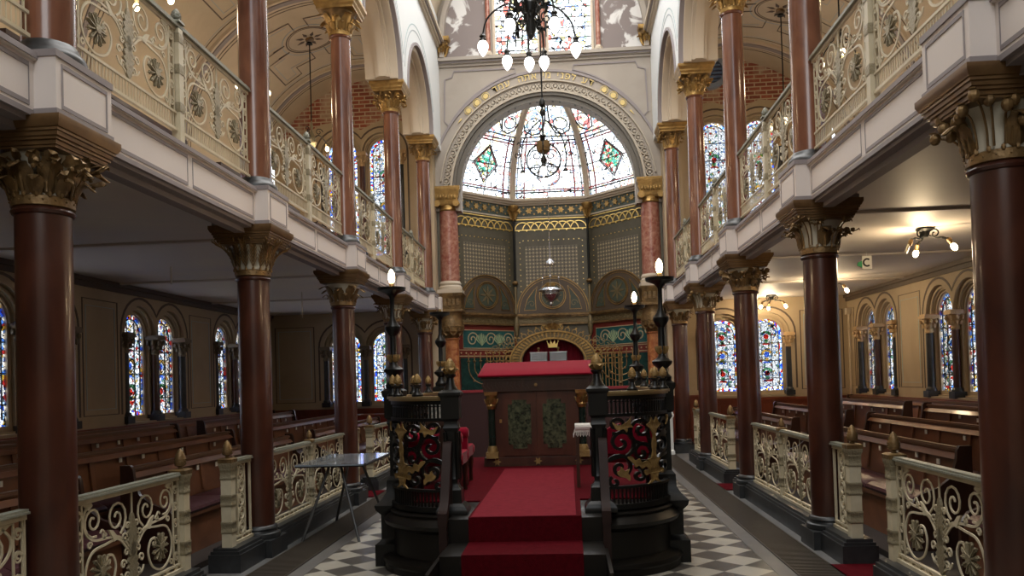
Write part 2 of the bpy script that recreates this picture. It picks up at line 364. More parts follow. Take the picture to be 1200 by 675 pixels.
def crom(P, n=6, closed=False):
    out = []; N = len(P)
    rng = range(N if closed else N-1)
    for i in rng:
        if closed: p0, p1, p2, p3 = P[i-1], P[i], P[(i+1) % N], P[(i+2) % N]
        else: p0, p1, p2, p3 = P[max(i-1, 0)], P[i], P[i+1], P[min(i+2, N-1)]
        for k in range(n):
            t = k/n
            out.append(tuple(.5*((2*b)+(-a+c)*t+(2*a-5*b+4*c-d)*t*t+(-a+3*b-3*c+d)*t**3) for a, b, c, d in zip(p0, p1, p2, p3)))
    if not closed: out.append(tuple(P[-1]))
    return out
def spiral(cx, cy, r0, r1, a0, a1, n=None):
    n = n or max(8, int(abs(a1-a0)/.38)); return [(cx+(r0+(r1-r0)*i/n)*cos(a0+(a1-a0)*i/n), cy+(r0+(r1-r0)*i/n)*sin(a0+(a1-a0)*i/n)) for i in range(n+1)]
def arc(cx, cy, r, a0, a1, n=16): return [(cx+r*cos(a0+(a1-a0)*i/n), cy+r*sin(a0+(a1-a0)*i/n)) for i in range(n+1)]
def mir(P): return [(-x, y) for x, y in P]
fXZ = lambda u, v, d: (u, d, v)                      # a panel in its own x-z plane
ORD = ['nearest', 'second', 'third', 'fourth', 'farthest']
SIDE = {-1: 'left', 1: 'right'}
B = 2.904; XC = 2.51

# ------------------------------------------------------------------ floor
f = MB().box(-6.6, 6.6, -7, 15.4, -.2, 0).obj('floor', stone_m); struct(f)
f = MB().box(-1.82, 1.82, -7, 11.3, 0, .004).obj('floor_tiles', checker_m); struct(f)
for s in (-1, 1):
    o = MB().box(min(s*1.82, s*1.95), max(s*1.82, s*1.95), -7, 11.3, 0, .006).obj('floor_border', border_m); struct(o)
    g = thing('floor_grating', f'long iron heating grating let into the {SIDE[s]} aisle floor beside the chequered tiles', 'grating', (s*2.115, 2, 0))
    b_ = MB(); b_.box(-.165, .165, -9, 9.3, 0, .008); b_.obj('grating_bed', black_m, g)
    b_ = MB()
    for i in range(300):
        y = -2.3+i*.038; b_.box(-.16, .16, y, y+.018, .008, .016)
    b_.box(-.165, -.155, -9, 9.3, .008, .018); b_.box(.155, .165, -9, 9.3, .008, .018)
    b_.obj('slats', mat('grating_brown', (.075, .06, .045), .45, .3) if s < 0 else MATS['grating_brown'], g)
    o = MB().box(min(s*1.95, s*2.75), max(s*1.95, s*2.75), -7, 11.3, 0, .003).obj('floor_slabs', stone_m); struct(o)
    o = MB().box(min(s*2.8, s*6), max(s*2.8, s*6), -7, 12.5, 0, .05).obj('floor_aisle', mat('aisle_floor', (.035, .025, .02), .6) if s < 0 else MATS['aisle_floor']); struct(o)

# ------------------------------------------------------------------ walls with windows
def arch_pts(c, z0, spr, r, n=14):
    return [(c-r, z0), (c+r, z0)]+arc(c, spr, r, 0, PI, n)
def pair_outline(c, z0, spr, off, r, n=12):
    """outline of a twin arched recess: jambs below, two arches meeting over the middle"""
    a = math.acos(min(1, off/r)) if r > off else 0
    P = [(c-off-r, z0), (c+off+r, z0)]+arc(c+off, spr, r, 0, PI-a, n)+arc(c-off, spr, r, a, PI, n)[1 if a > 0 else 0:]
    return P
glassno = [0]
def twin_window(wm, c, z0, spr, f, gmat, bmat, wallmat, capm, shaftm, sideword, n=12, off=.45, depth=.20):
    """twin arched stained-glass window in its recess; f(u, z, depth) maps into the wall"""
    glassno[0] += 1
    root = bpy.data.objects.new('window_%d' % glassno[0], None); C.objects.link(root); struct(root)
    out = pair_outline(c, z0, spr, off, .44, n)
    b = MB()
    holes = [arch_pts(c-off, z0+.04, spr, .37, n), arch_pts(c+off, z0+.04, spr, .37, n)]
    b.plate(pair_outline(c, z0-.02, spr, off, .46, n), holes, .09, .14, f)
    holes = [arch_pts(c-off, z0+.10, spr, .31, n), arch_pts(c+off, z0+.10, spr, .31, n)]
    b.plate(pair_outline(c, z0-.02, spr, off, .46, n), holes, .14, depth, f)
    for k in (-1, 1):
        b.ribbon(arc(c+k*off, spr, .405, 0, PI, n), .035, .055, .09, f); b.ribbon(arc(c+k*off, spr, .34, 0, PI, n), .025, .115, .14, f)
    b.obj('window_frame', wallmat, root)
    b = MB(); b.plate([(c-.9, z0-.03), (c+.9, z0-.03), (c+.9, z0+.012), (c-.9, z0+.012)], [], -.02, .14, f); b.obj('window_sill', winframe_m, root)
    b = MB(); bd = MB()
    for k in (-1, 1):
        b.plate(arch_pts(c+k*off, z0+.18, spr, .245, n), [], depth-.03, depth-.024, f)
        bd.plate(arch_pts(c+k*off, z0+.10, spr, .31, n), [arch_pts(c+k*off, z0+.18, spr, .245, n)], depth-.03, depth-.024, f)
    b.obj('stained_glass', gmat, root); bd.obj('coloured_border', bmat, root)
    b = MB()
    for k in (-1, 1):
        cc = c+k*off
        b.ribbon(arch_pts(cc, z0+.18, spr, .245, n), .014, depth-.04, depth-.02, f, True)
        zz = z0+.35
        while zz < spr+.1: b.ribbon([(cc-.3, zz), (cc+.3, zz)], .014, depth-.045, depth-.02, f); zz += .36
        b.ribbon([(cc-.1, z0+.1), (cc-.1, spr+.2)], .007, depth-.04, depth-.02, f); b.ribbon([(cc+.1, z0+.1), (cc+.1, spr+.2)], .007, depth-.04, depth-.02, f)
        for q in range(3):
            zc = z0+.45+q*(spr-z0)*.3
            b.ribbon(arc(cc, zc, .12, 0, 2*PI, 14), .006, depth-.04, depth-.02, f)
            b.ribbon([(cc, zc+.1), (cc+.1, zc), (cc, zc-.1), (cc-.1, zc)], .005, depth-.04, depth-.02, f, True)
    b.obj('leading', lead_m, root)
    for k in (-1, 1):
        cc = c+k*off
        for q in range(3):
            zc = z0+.45+q*(spr-z0)*.3; d0_, d1_ = depth-.020, depth-.018
            b = MB(); b.disc(cc, zc, .055, d0_, d1_, f, 12); b.plate([(cc-.10, zc-.17), (cc+.10, zc-.17), (cc+.05, zc-.13), (cc-.05, zc-.13)], [], d0_, d1_, f); b.obj('medallion', tints[q % 2], root)
            b = MB(); b.plate(arc(cc, zc, .115, .3, PI-.3, 8)+arc(cc, zc, .07, PI-.3, .3, 8), [], d0_, d1_, f); b.plate([(cc-.02, zc-.13), (cc+.02, zc-.13), (cc+.05, zc-.06), (cc-.05, zc-.06)], [], d0_, d1_, f); b.obj('medallion', tints[2+(q+1) % 2], root)
    for k in (-1, 0, 1):
        u = c+k*.855
        def L(r, z, a): return f(u+r*cos(a), z, .03+r*sin(a))
        def lath(prof, nn=12):
            m_ = MB(); vs = [L(r, z, 2*PI*i/nn) for r, z in prof for i in range(nn)]
            fs = [(j*nn+i, j*nn+(i+1) % nn, (j+1)*nn+(i+1) % nn, (j+1)*nn+i) for j in range(len(prof)-1) for i in range(nn)]
            m_.add(vs, fs); return m_
        def sq(m_, h, z0_, z1_): m_.plate([(u-h, z0_), (u+h, z0_), (u+h, z1_), (u-h, z1_)], [], .03-h, .03+h, f)
        col = bpy.data.objects.new('colonnette', None); C.objects.link(col); col.parent = root
        lath([(.058, z0+.14), (.055, spr-.28)]).obj('shaft', shaftm[k+1], col)
        m_ = lath([(.085, z0+.10), (.085, z0+.12), (.07, z0+.15), (.06, z0+.16)]); sq(m_, .09, z0, z0+.10); m_.obj('base', blackbase_m, col)
        m_ = lath([(.062, spr-.28), (.07, spr-.26), (.06, spr-.24), (.065, spr-.18), (.09, spr-.08), (.105, spr-.05)])
        for q in range(8):
            a = q*PI/4+.2
            for zz, rr in ((spr-.17, .085), (spr-.10, .115)):
                p = L(rr, zz, a); m_.ell(p, (.03, .03, .04), 6, 4)
        sq(m_, .115, spr-.05, spr+.0); sq(m_, .10, spr, spr+.02)
        m_.obj('capital', capm, col)
    b = MB()
    b.ribbon(pair_outline(c, z0+.14, spr, off, .545, n)[1:]+[(c-off-.545, z0+.14)], .035, -.006, 0, f)
    b.obj('painted_border', brown_m, root)
    return out
def rect(u0, u1, z0, z1): return [(u0, z0), (u1, z0), (u1, z1), (u0, z1)]
shl = [blackbase_m, shaft_m, blackbase_m]
no = [0]
def panel_line(name, u0, u1, z0, z1, f, m_, w_=.025):
    no[0] += 1; o = MB().ribbon(rect(u0, u1, z0, z1), w_, -.005, 0, f, True).obj('trim_%d' % no[0], m_); struct(o)
capdull = mat('window_capital_stone', (.20, .155, .10), .6, bump=.5, bscale=40)
capgold = mat('window_capital_gilt', (.50, .34, .18), .5, .2, bump=.5, bscale=40)
for s in (-1, 1):
    fw = (lambda u, v, d: (-6.0-d, u, v)) if s < 0 else (lambda u, v, d: (6.0+d, u, v))
    cs = [4.78, 7.75, 10.7] if s < 0 else [5.07, 8.06, 11.05]
    holes = [twin_window(None, c, 1.04, 2.33, fw, gl_x, gl_blx, wallcream_m, capdull if s < 0 else capgold, shl, SIDE[s]) for c in cs]
    gs = [c for c in [cs[0]-2.97]+cs]
    gh = [twin_window(None, c, 3.95, 4.95, fw, gl_x, gl_blx, wallcream_m, capgold, shl, SIDE[s], 10) for c in gs]
    b = MB(); b.plate(rect(-7, 12.5, 0, 6.4), holes+gh, 0, .35, fw); struct(b.obj('wall_'+SIDE[s], wallcream_m))
    b = MB(); b.plate(rect(-7, 12.5, .05, 1.0), [], -.03, 0, fw)
    yy = -6.8
    while yy < 12.3: b.plate(rect(yy+.06, yy+.50, .2, .88), [], -.042, -.03, fw); yy += .56
    b.plate(rect(-7, 12.5, .97, 1.02), [], -.055, 0, fw); struct(b.obj('trim_wainscot_'+SIDE[s], redwood_m))
    edges = [(-3, cs[0]-1.15)]+[(cs[i]+1.08, cs[i+1]-1.08) for i in range(2)]+[(cs[2]+1.08, 12.4)]
    for a, c in edges:
        if c-a < .2: continue
        panel_line('', a, c, 1.19, 2.75, fw, brown_m)
        if c-a > .5: panel_line('', a+.07, c-.07, 1.27, 2.66, fw, blue_m, .015)
fe = lambda u, v, d: (u, 12.5+d, v)
eh = []
for s in (-1, 1):
    c = s*3.96
    eh.append(twin_window(None, c, 1.04, 2.30, fe, gl_y, gl_blue, wallcream_m, capdull if s < 0 else capgold, [blackbase_m]*3, SIDE[s]))
    eh.append(twin_window(None, s*3.93, 4.15, 6.42, fe, gl_y, gl_blue, wallcream_m, capgold, shl, SIDE[s]))
# end wall: nave part with the apse arch
b = MB()
RA = 1.83; ZS = 5.5
apse_hole = [(-2.36, 0.02), (2.36, 0.02), (2.36, 5.1), (1.83, 5.1)]+arc(0, ZS, RA, 0, PI, 36)+[(-1.83, 5.1), (-2.36, 5.1)]
clere = []
for k in (-1, 1): clere.append([(k*.56-.46, 8.32), (k*.56+.46, 8.32)]+arc(k*.56, 10.0, .46, 0, PI, 14))
b.plate([(-2.75, .01), (2.75, .01), (2.75, 10.9), (-2.75, 10.9)], [apse_hole]+clere, 0, .3, fe); struct(b.obj('wall_end', wallend_m))
for s in (-1, 1):
    lo = rect(2.75, 6.35, 0, 3.3) if s > 0 else rect(-6.35, -2.75, 0, 3.3)
    b = MB(); b.plate(lo, [eh[0 if s < 0 else 2]], 0, .35, fe); struct(b.obj('wall_end_'+SIDE[s], wallcream_m))
    # gallery end: cream window wall below, bare brick above, one plate each
    c = s*3.93
    P = pair_outline(c, 4.15, 6.42, .45, .44, 12)
    gout = [(x, z) for x, z in ([(c-1.9, 3.3), (c+1.9, 3.3), (c+1.9, 6.75)] + [(c+1.2, 6.9), (c+.85, 7.08), (c+.45, 7.12), (c, 6.92), (c-.45, 7.12), (c-.85, 7.08), (c-1.2, 6.9)] + [(c-1.9, 6.75)])]
    x0, x1 = (2.75, 6.35) if s > 0 else (-6.35, -2.75)
    gout = [(min(max(x, x0), x1), z) for x, z in gout]
    b = MB(); b.plate(gout, [P], 0, .35, fe); struct(b.obj('wall_gallery_end_'+SIDE[s], wallcream_m))
    b = MB(); b.plate([(x0, 6.75)]+[p for p in reversed(gout[2:])][::1] + [(x1, 6.75), (x1, 8.8), (x0, 8.8)], [], .03, .35, fe)
    struct(b.obj('wall_brick_'+SIDE[s], brick_m))
    lo0, lo1 = (2.75, 6.0) if s > 0 else (-6.0, -2.75)
    b = MB(); b.plate(rect(lo0, lo1, .05, .97), [], -.03, 0, fe)
    xx = lo0+.05
    while xx < lo1-.5: b.plate(rect(xx+.04, xx+.5, .2, .86), [], -.045, -.03, fe); xx += .55
    b.plate(rect(lo0, lo1, .95, 1.0), [], -.06, 0, fe); struct(b.obj('trim_wainscot_end_'+SIDE[s], redwood_m))
    for a, c2 in ((s*2.8, s*2.86), (s*5.06, s*5.9)):
        if abs(c2-a) > .3: panel_line('', min(a, c2), max(a, c2), 1.15, 2.75, fe, brown_m); panel_line('', min(a, c2)+.07, max(a, c2)-.07, 1.23, 2.67, fe, blue_m, .015)
struct(MB().box(-6.4, 6.4, -7.2, -7, 0, 9).obj('wall_back', wallcream_m))
# round louvred window in the right brick wall
rw = bpy.data.objects.new('window_round', None); C.objects.link(rw); struct(rw)
b = MB(); b.ribbon(arc(3.42, 7.72, .30, 0, 2*PI, 28), .1, -.10, .06, fe, False); b.obj('window_frame', mat('blue_grey_frame', (.22, .27, .36), .6), rw)
b = MB()
for i in range(6): b.box(-.25, .25, -.04, .02, -.22+i*.08, -.17+i*.08, T(3.42, 12.49, 7.74))
b.obj('louvre', louvre_m, rw)

# ------------------------------------------------------------------ end wall dressing
b = MB()
b.ribbon(arc(0, ZS, RA+.05, 0, PI, 48), .10, -.02, .1, fe); b.ribbon(arc(0, ZS, RA+.13, 0, PI, 48), .06, -.06, .02, fe)
b.obj('trim_arch_reveal', mat('arch_dark_taupe', (.13, .115, .095), .6)); struct(bpy.data.objects['trim_arch_reveal'])
b = MB(); b.ribbon(arc(0, ZS, RA+.19, 0, PI, 48), .05, -.09, 0, fe); b.ribbon(arc(0, ZS, 2.25, 0.1, PI-.1, 48), .03, -.05, 0, fe)
N = 44
for i in range(N):
    a = PI*(i+.5)/N; cx, cz = 2.13*cos(a), ZS+2.13*sin(a)
    b.ribbon(arc(cx, cz, .065, a+.6, a+5.6, 10), .022, -.045, 0, fe)
    b.disc(cx+.0, cz, .028, -.04, 0, fe, 8)
struct(b.obj('trim_arch_band', relief_m))
def clipx(P, lim): return [(max(-lim, min(lim, x)), z) for x, z in P]
b = MB(); b.ribbon(clipx(arc(0, ZS, 2.46, .42, PI-.42, 48), 2.24), .05, -.03, 0, fe)
for s in (-1, 1):
    b.ribbon([(s*.62, 8.05), (s*1.9, 8.05), (s*1.95, 7.93), (s*2.1, 7.88), (s*2.13, 7.0)]+[(s*2.46*sin(t)*.985, ZS+2.46*cos(t)+.07) for t in [1.0-.75*i/14 for i in range(15)]], .03, -.02, 0, fe, True)
struct(b.obj('trim_spandrel_line', fline_m))
# cornice above the arch
b = MB()
for z0, z1, d in ((8.14, 8.19, -.04), (8.19, 8.24, -.08), (8.24, 8.31, -.14)): b.plate(rect(-2.4, 2.4, z0, z1), [], d, 0, fe)
struct(b.obj('trim_cornice_end', wallend_m))
struct(MB().plate(rect(-2.4, 2.4, 8.205, 8.225), [], -.10, 0, fe).obj('trim_cornice_line', fline_m))
# upper recess with peeling plaster, arch ring, lancet windows
b = MB(); b.plate([(-2.1, 8.31), (2.1, 8.31)]+arc(0, 8.7, 2.1, 0, PI, 30), [[(x, z) for x, z in h] for h in ([(-1.10, 8.32), (1.10, 8.32)]+arc(0, 10.0, 1.10, 0, PI, 12),)], -.02, 0, fe)
struct(b.obj('trim_peeling_panel', peel_m))
b = MB(); b.ribbon([(-2.13, 8.31)]+arc(0, 8.7, 2.13, PI, 0, 40)+[(2.13, 8.31)], .1, -.16, 0, fe); struct(b.obj('trim_upper_arch', wallend_m))
for k in (-1, 1):
    glassno[0] += 1
    root = bpy.data.objects.new('window_%d' % glassno[0], None); C.objects.link(root); struct(root)
    MB().plate([(k*.56-.46, 8.32), (k*.56+.46, 8.32)]+arc(k*.56, 10.0, .46, 0, PI, 14), [], .2, .206, fe).obj('stained_glass', gl_d, root)
    b = MB()
    for i in range(8): b.ribbon([(k*.56-.46, 8.5+i*.22), (k*.56+.46, 8.5+i*.22)], .014, .19, .21, fe)
    for i in (-1, 1): b.ribbon([(k*.56+i*.33, 8.32), (k*.56+i*.33, 10.2)], .012, .19, .21, fe)
    b.obj('leading', lead_m, root)
    b = MB(); b.ribbon([(k*.56-.47, 8.32), (k*.56-.47, 10.0)], .05, -.04, .1, fe); b.ribbon([(k*.56+.47, 8.32), (k*.56+.47, 10.0)], .05, -.04, .1, fe); b.obj('window_frame', ribband_m, root)
for k in (-1.15, 0.0, 1.15):
    o = thing('window_colonnette', {-1.15: 'slim red marble shaft on the left of the high window pair', 0: 'slim red marble shaft between the two high windows', 1.15: 'slim red marble shaft on the right of the high window pair'}[k], 'column', (k, 12.44, 8.31))
    MB().lathe([(.05, .1), (.047, 1.5)], 12).obj('shaft', pink_m, o); MB().lathe([(.09, 0), (.09, .05), (.06, .08), (.055, .1)], 12).obj('base', ribband_m, o)
    m_ = MB(); m_.lathe([(.055, 1.5), (.07, 1.56), (.11, 1.7)], 12)
    for q in range(8): m_.ell((.09*cos(q*PI/4), .09*sin(q*PI/4), 1.62), (.03, .03, .05), 6, 4)
    m_.obj('capital', gold_m, o)
# Hebrew motto painted round the arch, gilt roundels at its ends
goldpaint_m = mat('gold_lettering', (.66, .50, .20), .5, .25)
rootT = thing('arch_inscription', 'gold Hebrew lettering painted round the apse arch between two sets of gilt discs', 'inscription', (0, 12.48, ZS))
letters = [('ד', 116.0), ('מ', 112.8), ('ע', 109.4), ('ה', 102.2), ('ת', 98.8), ('א', 95.2), ('י', 90.4), ('מ', 88.0), ('י', 83.0), ('נ', 80.8), ('פ', 78.0), ('ל', 75.0), ('ע', 69.2), ('ד', 65.8)]
for ch, deg in letters:
    cu = bpy.data.curves.new('letter', 'FONT'); cu.body = ch; cu.size = .20; cu.extrude = .004; cu.align_x = 'CENTER'; cu.align_y = 'CENTER'
    cu.materials.append(goldpaint_m); to = bpy.data.objects.new('tmp', cu); C.objects.link(to)
    bpy.context.view_layer.update(); me = bpy.data.meshes.new_from_object(to.evaluated_get(bpy.context.evaluated_depsgraph_get())); bpy.data.objects.remove(to)
    o = bpy.data.objects.new('letter', me); C.objects.link(o); o.parent = rootT
    a = math.radians(deg); o.location = (2.36*cos(a), -.02, 2.36*sin(a)-.0)
    o.rotation_euler = Matrix.Rotation(-(a-PI/2), 4, 'Y').to_euler()
    o.matrix_local = T(2.36*cos(a), 0, 2.36*sin(a)) @ Matrix.Rotation(-(a-PI/2), 4, 'Y') @ RX(PI/2)
b = MB(); f0 = lambda u, v, d: (u, d, v)
for s in (-1, 1):
    for i, (deg, r) in enumerate(((58, .055), (52.5, .06), (46.5, .055))):
        a = math.radians(90-s*(90-deg)) if s > 0 else math.radians(180-deg)
        cx, cz = 2.34*cos(a), 2.34*sin(a); b.disc(cx, cz, r, -.012, 0, f0, 16); b.ribbon(arc(cx, cz, r+.025, 0, 2*PI, 18), .012, -.008, 0, f0)
    a = math.radians(41 if s > 0 else 139)
    b.ribbon([(2.34*cos(a), 2.34*sin(a)), (2.34*cos(a-s*.05), 2.34*sin(a-s*.05))], [.04, .005], -.01, 0, f0)
b.obj('gilt_disc', goldpaint_m, rootT)
def leaf(mb, M, L=.25, W=.07, out=.12, curl=.05, lobes=4, th=.006, ns=9, cup=.35):
    """acanthus leaf rising from the origin and curling outward (+x)"""
    g = []
    for side in (0, 1):
        for i in range(ns+1):
            s_ = i/ns
            x = out*s_**2.2 + (.02*sin(s_*PI)); z = L*(s_ - .22*s_**5) - (curl*max(0, s_-.8)/.2 if s_ > .8 else 0)
            x += curl*.8*max(0, s_-.75)/.25
            w_ = W*(sin(PI*min(1, (s_*.93+.06)))**.6)*(1+.28*abs(sin(lobes*PI*s_)))
            for t in (-1, -.5, 0, .5, 1):
                g.append((x+cup*W*t*t*(1 if side == 0 else 1)-(th if side else 0), t*w_, z))
    n = (ns+1)*5; fs = []
    for i in range(ns):
        for j in range(4):
            a = i*5+j; fs.append((a, a+1, a+6, a+5)); fs.append((n+a, n+a+5, n+a+6, n+a+1))
        fs.append((i*5, i*5+5, n+i*5+5, n+i*5)); fs.append((i*5+4, n+i*5+4, n+i*5+9, i*5+9))
    mb.add(g, fs, M)

# ------------------------------------------------------------------ capitals
def foliage(kind, R0, R1, H, seed=0):
    """leaf dress of a bell capital: R0 neck radius, R1 half width at top, H height"""
    rnd = random.Random(seed); m_ = MB()
    m_.lathe([(R0+.002, -.03), (R0+.012, -.025), (R0+.012, .022), (R0+.002, .028)], 24)
    for i in range(16): m_.ell(((R0+.014)*cos(i*PI/8), (R0+.014)*sin(i*PI/8), .03), (.012, .012, .018), 5, 4); m_.ell(((R0+.012)*cos((i+.5)*PI/8), (R0+.012)*sin((i+.5)*PI/8), .0), (.006, .006, .006), 5, 4)
    if kind == 'palm':
        for i in range(16):
            a = i*PI/8; cor = i % 4 == 2; o = (R1*1.30 if cor else R1*.90)-R0
            pts = [(R0+.014+o*(s_**(2.2 if cor else 3.2)), 0, H*(.06+.98*s_-.12*s_**4*(1 if cor else .3))) for s_ in [k/8 for k in range(9)]]
            MM = RZ(a); m_.tube(pts, .005, 5, MM)
            for k in range(2, 9):
                p = Vector(pts[k]); q = Vector(pts[k-1])
                for sg in (-1, 1):
                    tip = p+Vector((.015, sg*.036, .055)); m_.tube([q, (p+tip)/2+Vector((.012, sg*.006, 0)), tip], [.005, .007, .0015], 4, MM)
    else:
        for i in range(8):
            a = i*PI/4+PI/8*0; cor = i % 2 == 1
            if kind in ('bud', 'lily') and cor: continue
            leaf(m_, RZ(a) @ T(R0+.006, 0, .03), H*(.98 if cor else .84), .05, (R1*1.16-R0)*(1.0 if cor else .60), .06, 6, cup=-.35)
            m_.tube([(R0+.012, 0, .03), (R0+.03, 0, H*.4), (R0+.45*((R1*1.16-R0)*(1.0 if cor else .6)), 0, H*.72)], .009, 5, RZ(a))
        for i in range(0 if kind in ('bud', 'lily') else 8):
            a = i*PI/4+PI/8; leaf(m_, RZ(a) @ T(R0+.012, 0, .02), H*.52, .034, .07, .045, 4, cup=-.3)
        if kind in ('bud', 'ivy', 'lily'):
            for i in range(28):
                a = i*2*PI/28+rnd.uniform(-.12, .12); cor = max(abs(cos(a)), abs(sin(a))); RR = (R1*.86/cor)*rnd.uniform(.92, 1.1); h = H*rnd.uniform(.52, 1.0)
                pts = [(R0+.02, 0, H*.15), (R0+.03, 0, h*.5), ((R0+RR)/2, 0, h*.85), (RR, 0, h)]
                MM = RZ(a); m_.tube(crom(pts, 3), .006, 5, MM)
                if kind == 'bud':
                    m_.ell((RR, 0, h), (.030, .028, .034), 8, 6, MM); m_.lathe([(.018, .0), (.02, .006)], 6, MM @ T(RR+.012, 0, h+.028))
                elif kind == 'lily':
                    for q in range(4): leaf(m_, MM @ T(RR-.01, 0, h-.01) @ RZ(q*PI/2+.4) @ RY(.5), .06, .014, .03, .02, 1, .004, 4)
                else:
                    leaf(m_, MM @ T(RR-.02, 0, h-.04) @ RX(rnd.uniform(-1.1, 1.1)) @ RY(rnd.uniform(.1, .8)), .10, .028, .03, .02, 3, .005, 6)
                    m_.ell((RR+.01, .02, h-.05), (.013, .013, .013), 6, 4, MM)
    return m_
LOWK = {(-1, 0): 'ivy', (1, 0): 'bud', (-1, 1): 'palm', (1, 1): 'lily', (-1, 2): 'acanthus', (1, 2): 'ivy', (-1, 3): 'lily', (1, 3): 'bud', (-1, 4): 'bud', (1, 4): 'acanthus'}
abac_m = mat('abacus_bronze', (.20, .115, .048), .35, .4, noise=(.13, .07, .03), nscale=6)
KW = {'ivy': 'ivy spray', 'bud': 'poppy bud', 'palm': 'palm frond', 'lily': 'lily', 'acanthus': 'acanthus'}
FOL = {}
bell = MB().lathe([(.138, 2.50), (.139, 2.60), (.148, 2.67), (.175, 2.74), (.215, 2.785)], 28)
def meshobj(name, me, parent, loc=None):
    o = bpy.data.objects.new(name, me); C.objects.link(o); o.parent = parent
    if loc: o.location = loc
    return o
proto = {}
def lower_column(s, i):
    t = thing('marble_column', f'{ORD[i]} lower red marble column on the {SIDE[s]} of the nave, {KW[LOWK[(s,i)]]} capital', 'column', (s*XC, i*B, 0), 0, 'marble columns under the galleries')
    if not proto:
        m_ = MB(); m_.square([(.19, 0), (.19, .155)]); proto['plinth'] = m_.obj('plinth', blackbase_m, t).data
        m_ = MB(); m_.lathe([(.185, .155), (.19, .175), (.185, .20), (.165, .21), (.16, .225), (.168, .24), (.16, .26), (.145, .27)], 32); proto['base'] = m_.obj('base_ring', blackbase_m, t).data
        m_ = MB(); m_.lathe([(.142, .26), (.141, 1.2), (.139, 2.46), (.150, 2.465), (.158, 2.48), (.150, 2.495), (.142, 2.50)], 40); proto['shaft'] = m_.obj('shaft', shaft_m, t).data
        proto['bell'] = bell.obj('bell', bell_m, t).data
        m_ = MB(); m_.square([(.20, 2.77), (.222, 2.775), (.222, 2.787), (.230, 2.79), (.232, 2.81), (.243, 2.813), (.243, 2.826), (.252, 2.83), (.254, 2.85), (.263, 2.853), (.263, 2.867), (.27, 2.87), (.285, 2.90), (.285, 2.93)]); proto['abacus'] = m_.obj('abacus', abac_m, t).data
    else:
        for k in ('plinth', 'base', 'shaft', 'bell', 'abacus'): meshobj(k if k != 'base' else 'base_ring', proto[k], t)
    k = LOWK[(s, i)]
    if ('l', k) not in FOL:
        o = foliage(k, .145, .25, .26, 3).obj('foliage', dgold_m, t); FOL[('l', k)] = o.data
    else: o = meshobj('foliage', FOL[('l', k)], t)
    o.location = (0, 0, 2.53); o.rotation_euler = (0, 0, 0)
    return t
for s in (-1, 1):
    for i in range(5): lower_column(s, i)
UPK = ['ivy', 'acanthus', 'acanthus', 'ivy', 'lily']
up = {}
def upper_column(s, i):
    t = thing('gallery_column', f'{ORD[i]} tall red marble column standing on the {SIDE[s]} gallery front', 'column', (s*2.46, i*B, 0), 0, 'marble columns on the gallery fronts')
    if not up:
        up['base'] = MB().lathe([(.185, 3.27), (.19, 3.30), (.18, 3.33), (.16, 3.345), (.15, 3.37), (.137, 3.39)], 28).obj('base_ring', blackbase_m, t).data
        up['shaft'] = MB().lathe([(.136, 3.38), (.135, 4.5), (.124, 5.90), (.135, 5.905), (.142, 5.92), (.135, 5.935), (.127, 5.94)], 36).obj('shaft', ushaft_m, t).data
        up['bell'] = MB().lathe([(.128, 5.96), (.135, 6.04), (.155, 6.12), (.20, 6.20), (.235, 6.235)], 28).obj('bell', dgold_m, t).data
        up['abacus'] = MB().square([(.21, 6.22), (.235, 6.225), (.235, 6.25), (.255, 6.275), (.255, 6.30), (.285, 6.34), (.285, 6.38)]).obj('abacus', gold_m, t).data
    else:
        for k in ('base', 'shaft', 'bell', 'abacus'): meshobj('base_ring' if k == 'base' else k, up[k], t)
    k = UPK[i]
    if ('u', k) not in FOL: o = foliage(k, .13, .235, .27, 5).obj('foliage', gold_m, t); FOL[('u', k)] = o.data
    else: o = meshobj('foliage', FOL[('u', k)], t)
    o.location = (0, 0, 5.96)
for s in (-1, 1):
    for i in range(5):
        if s > 0 and i == 0: continue
        upper_column(s, i)

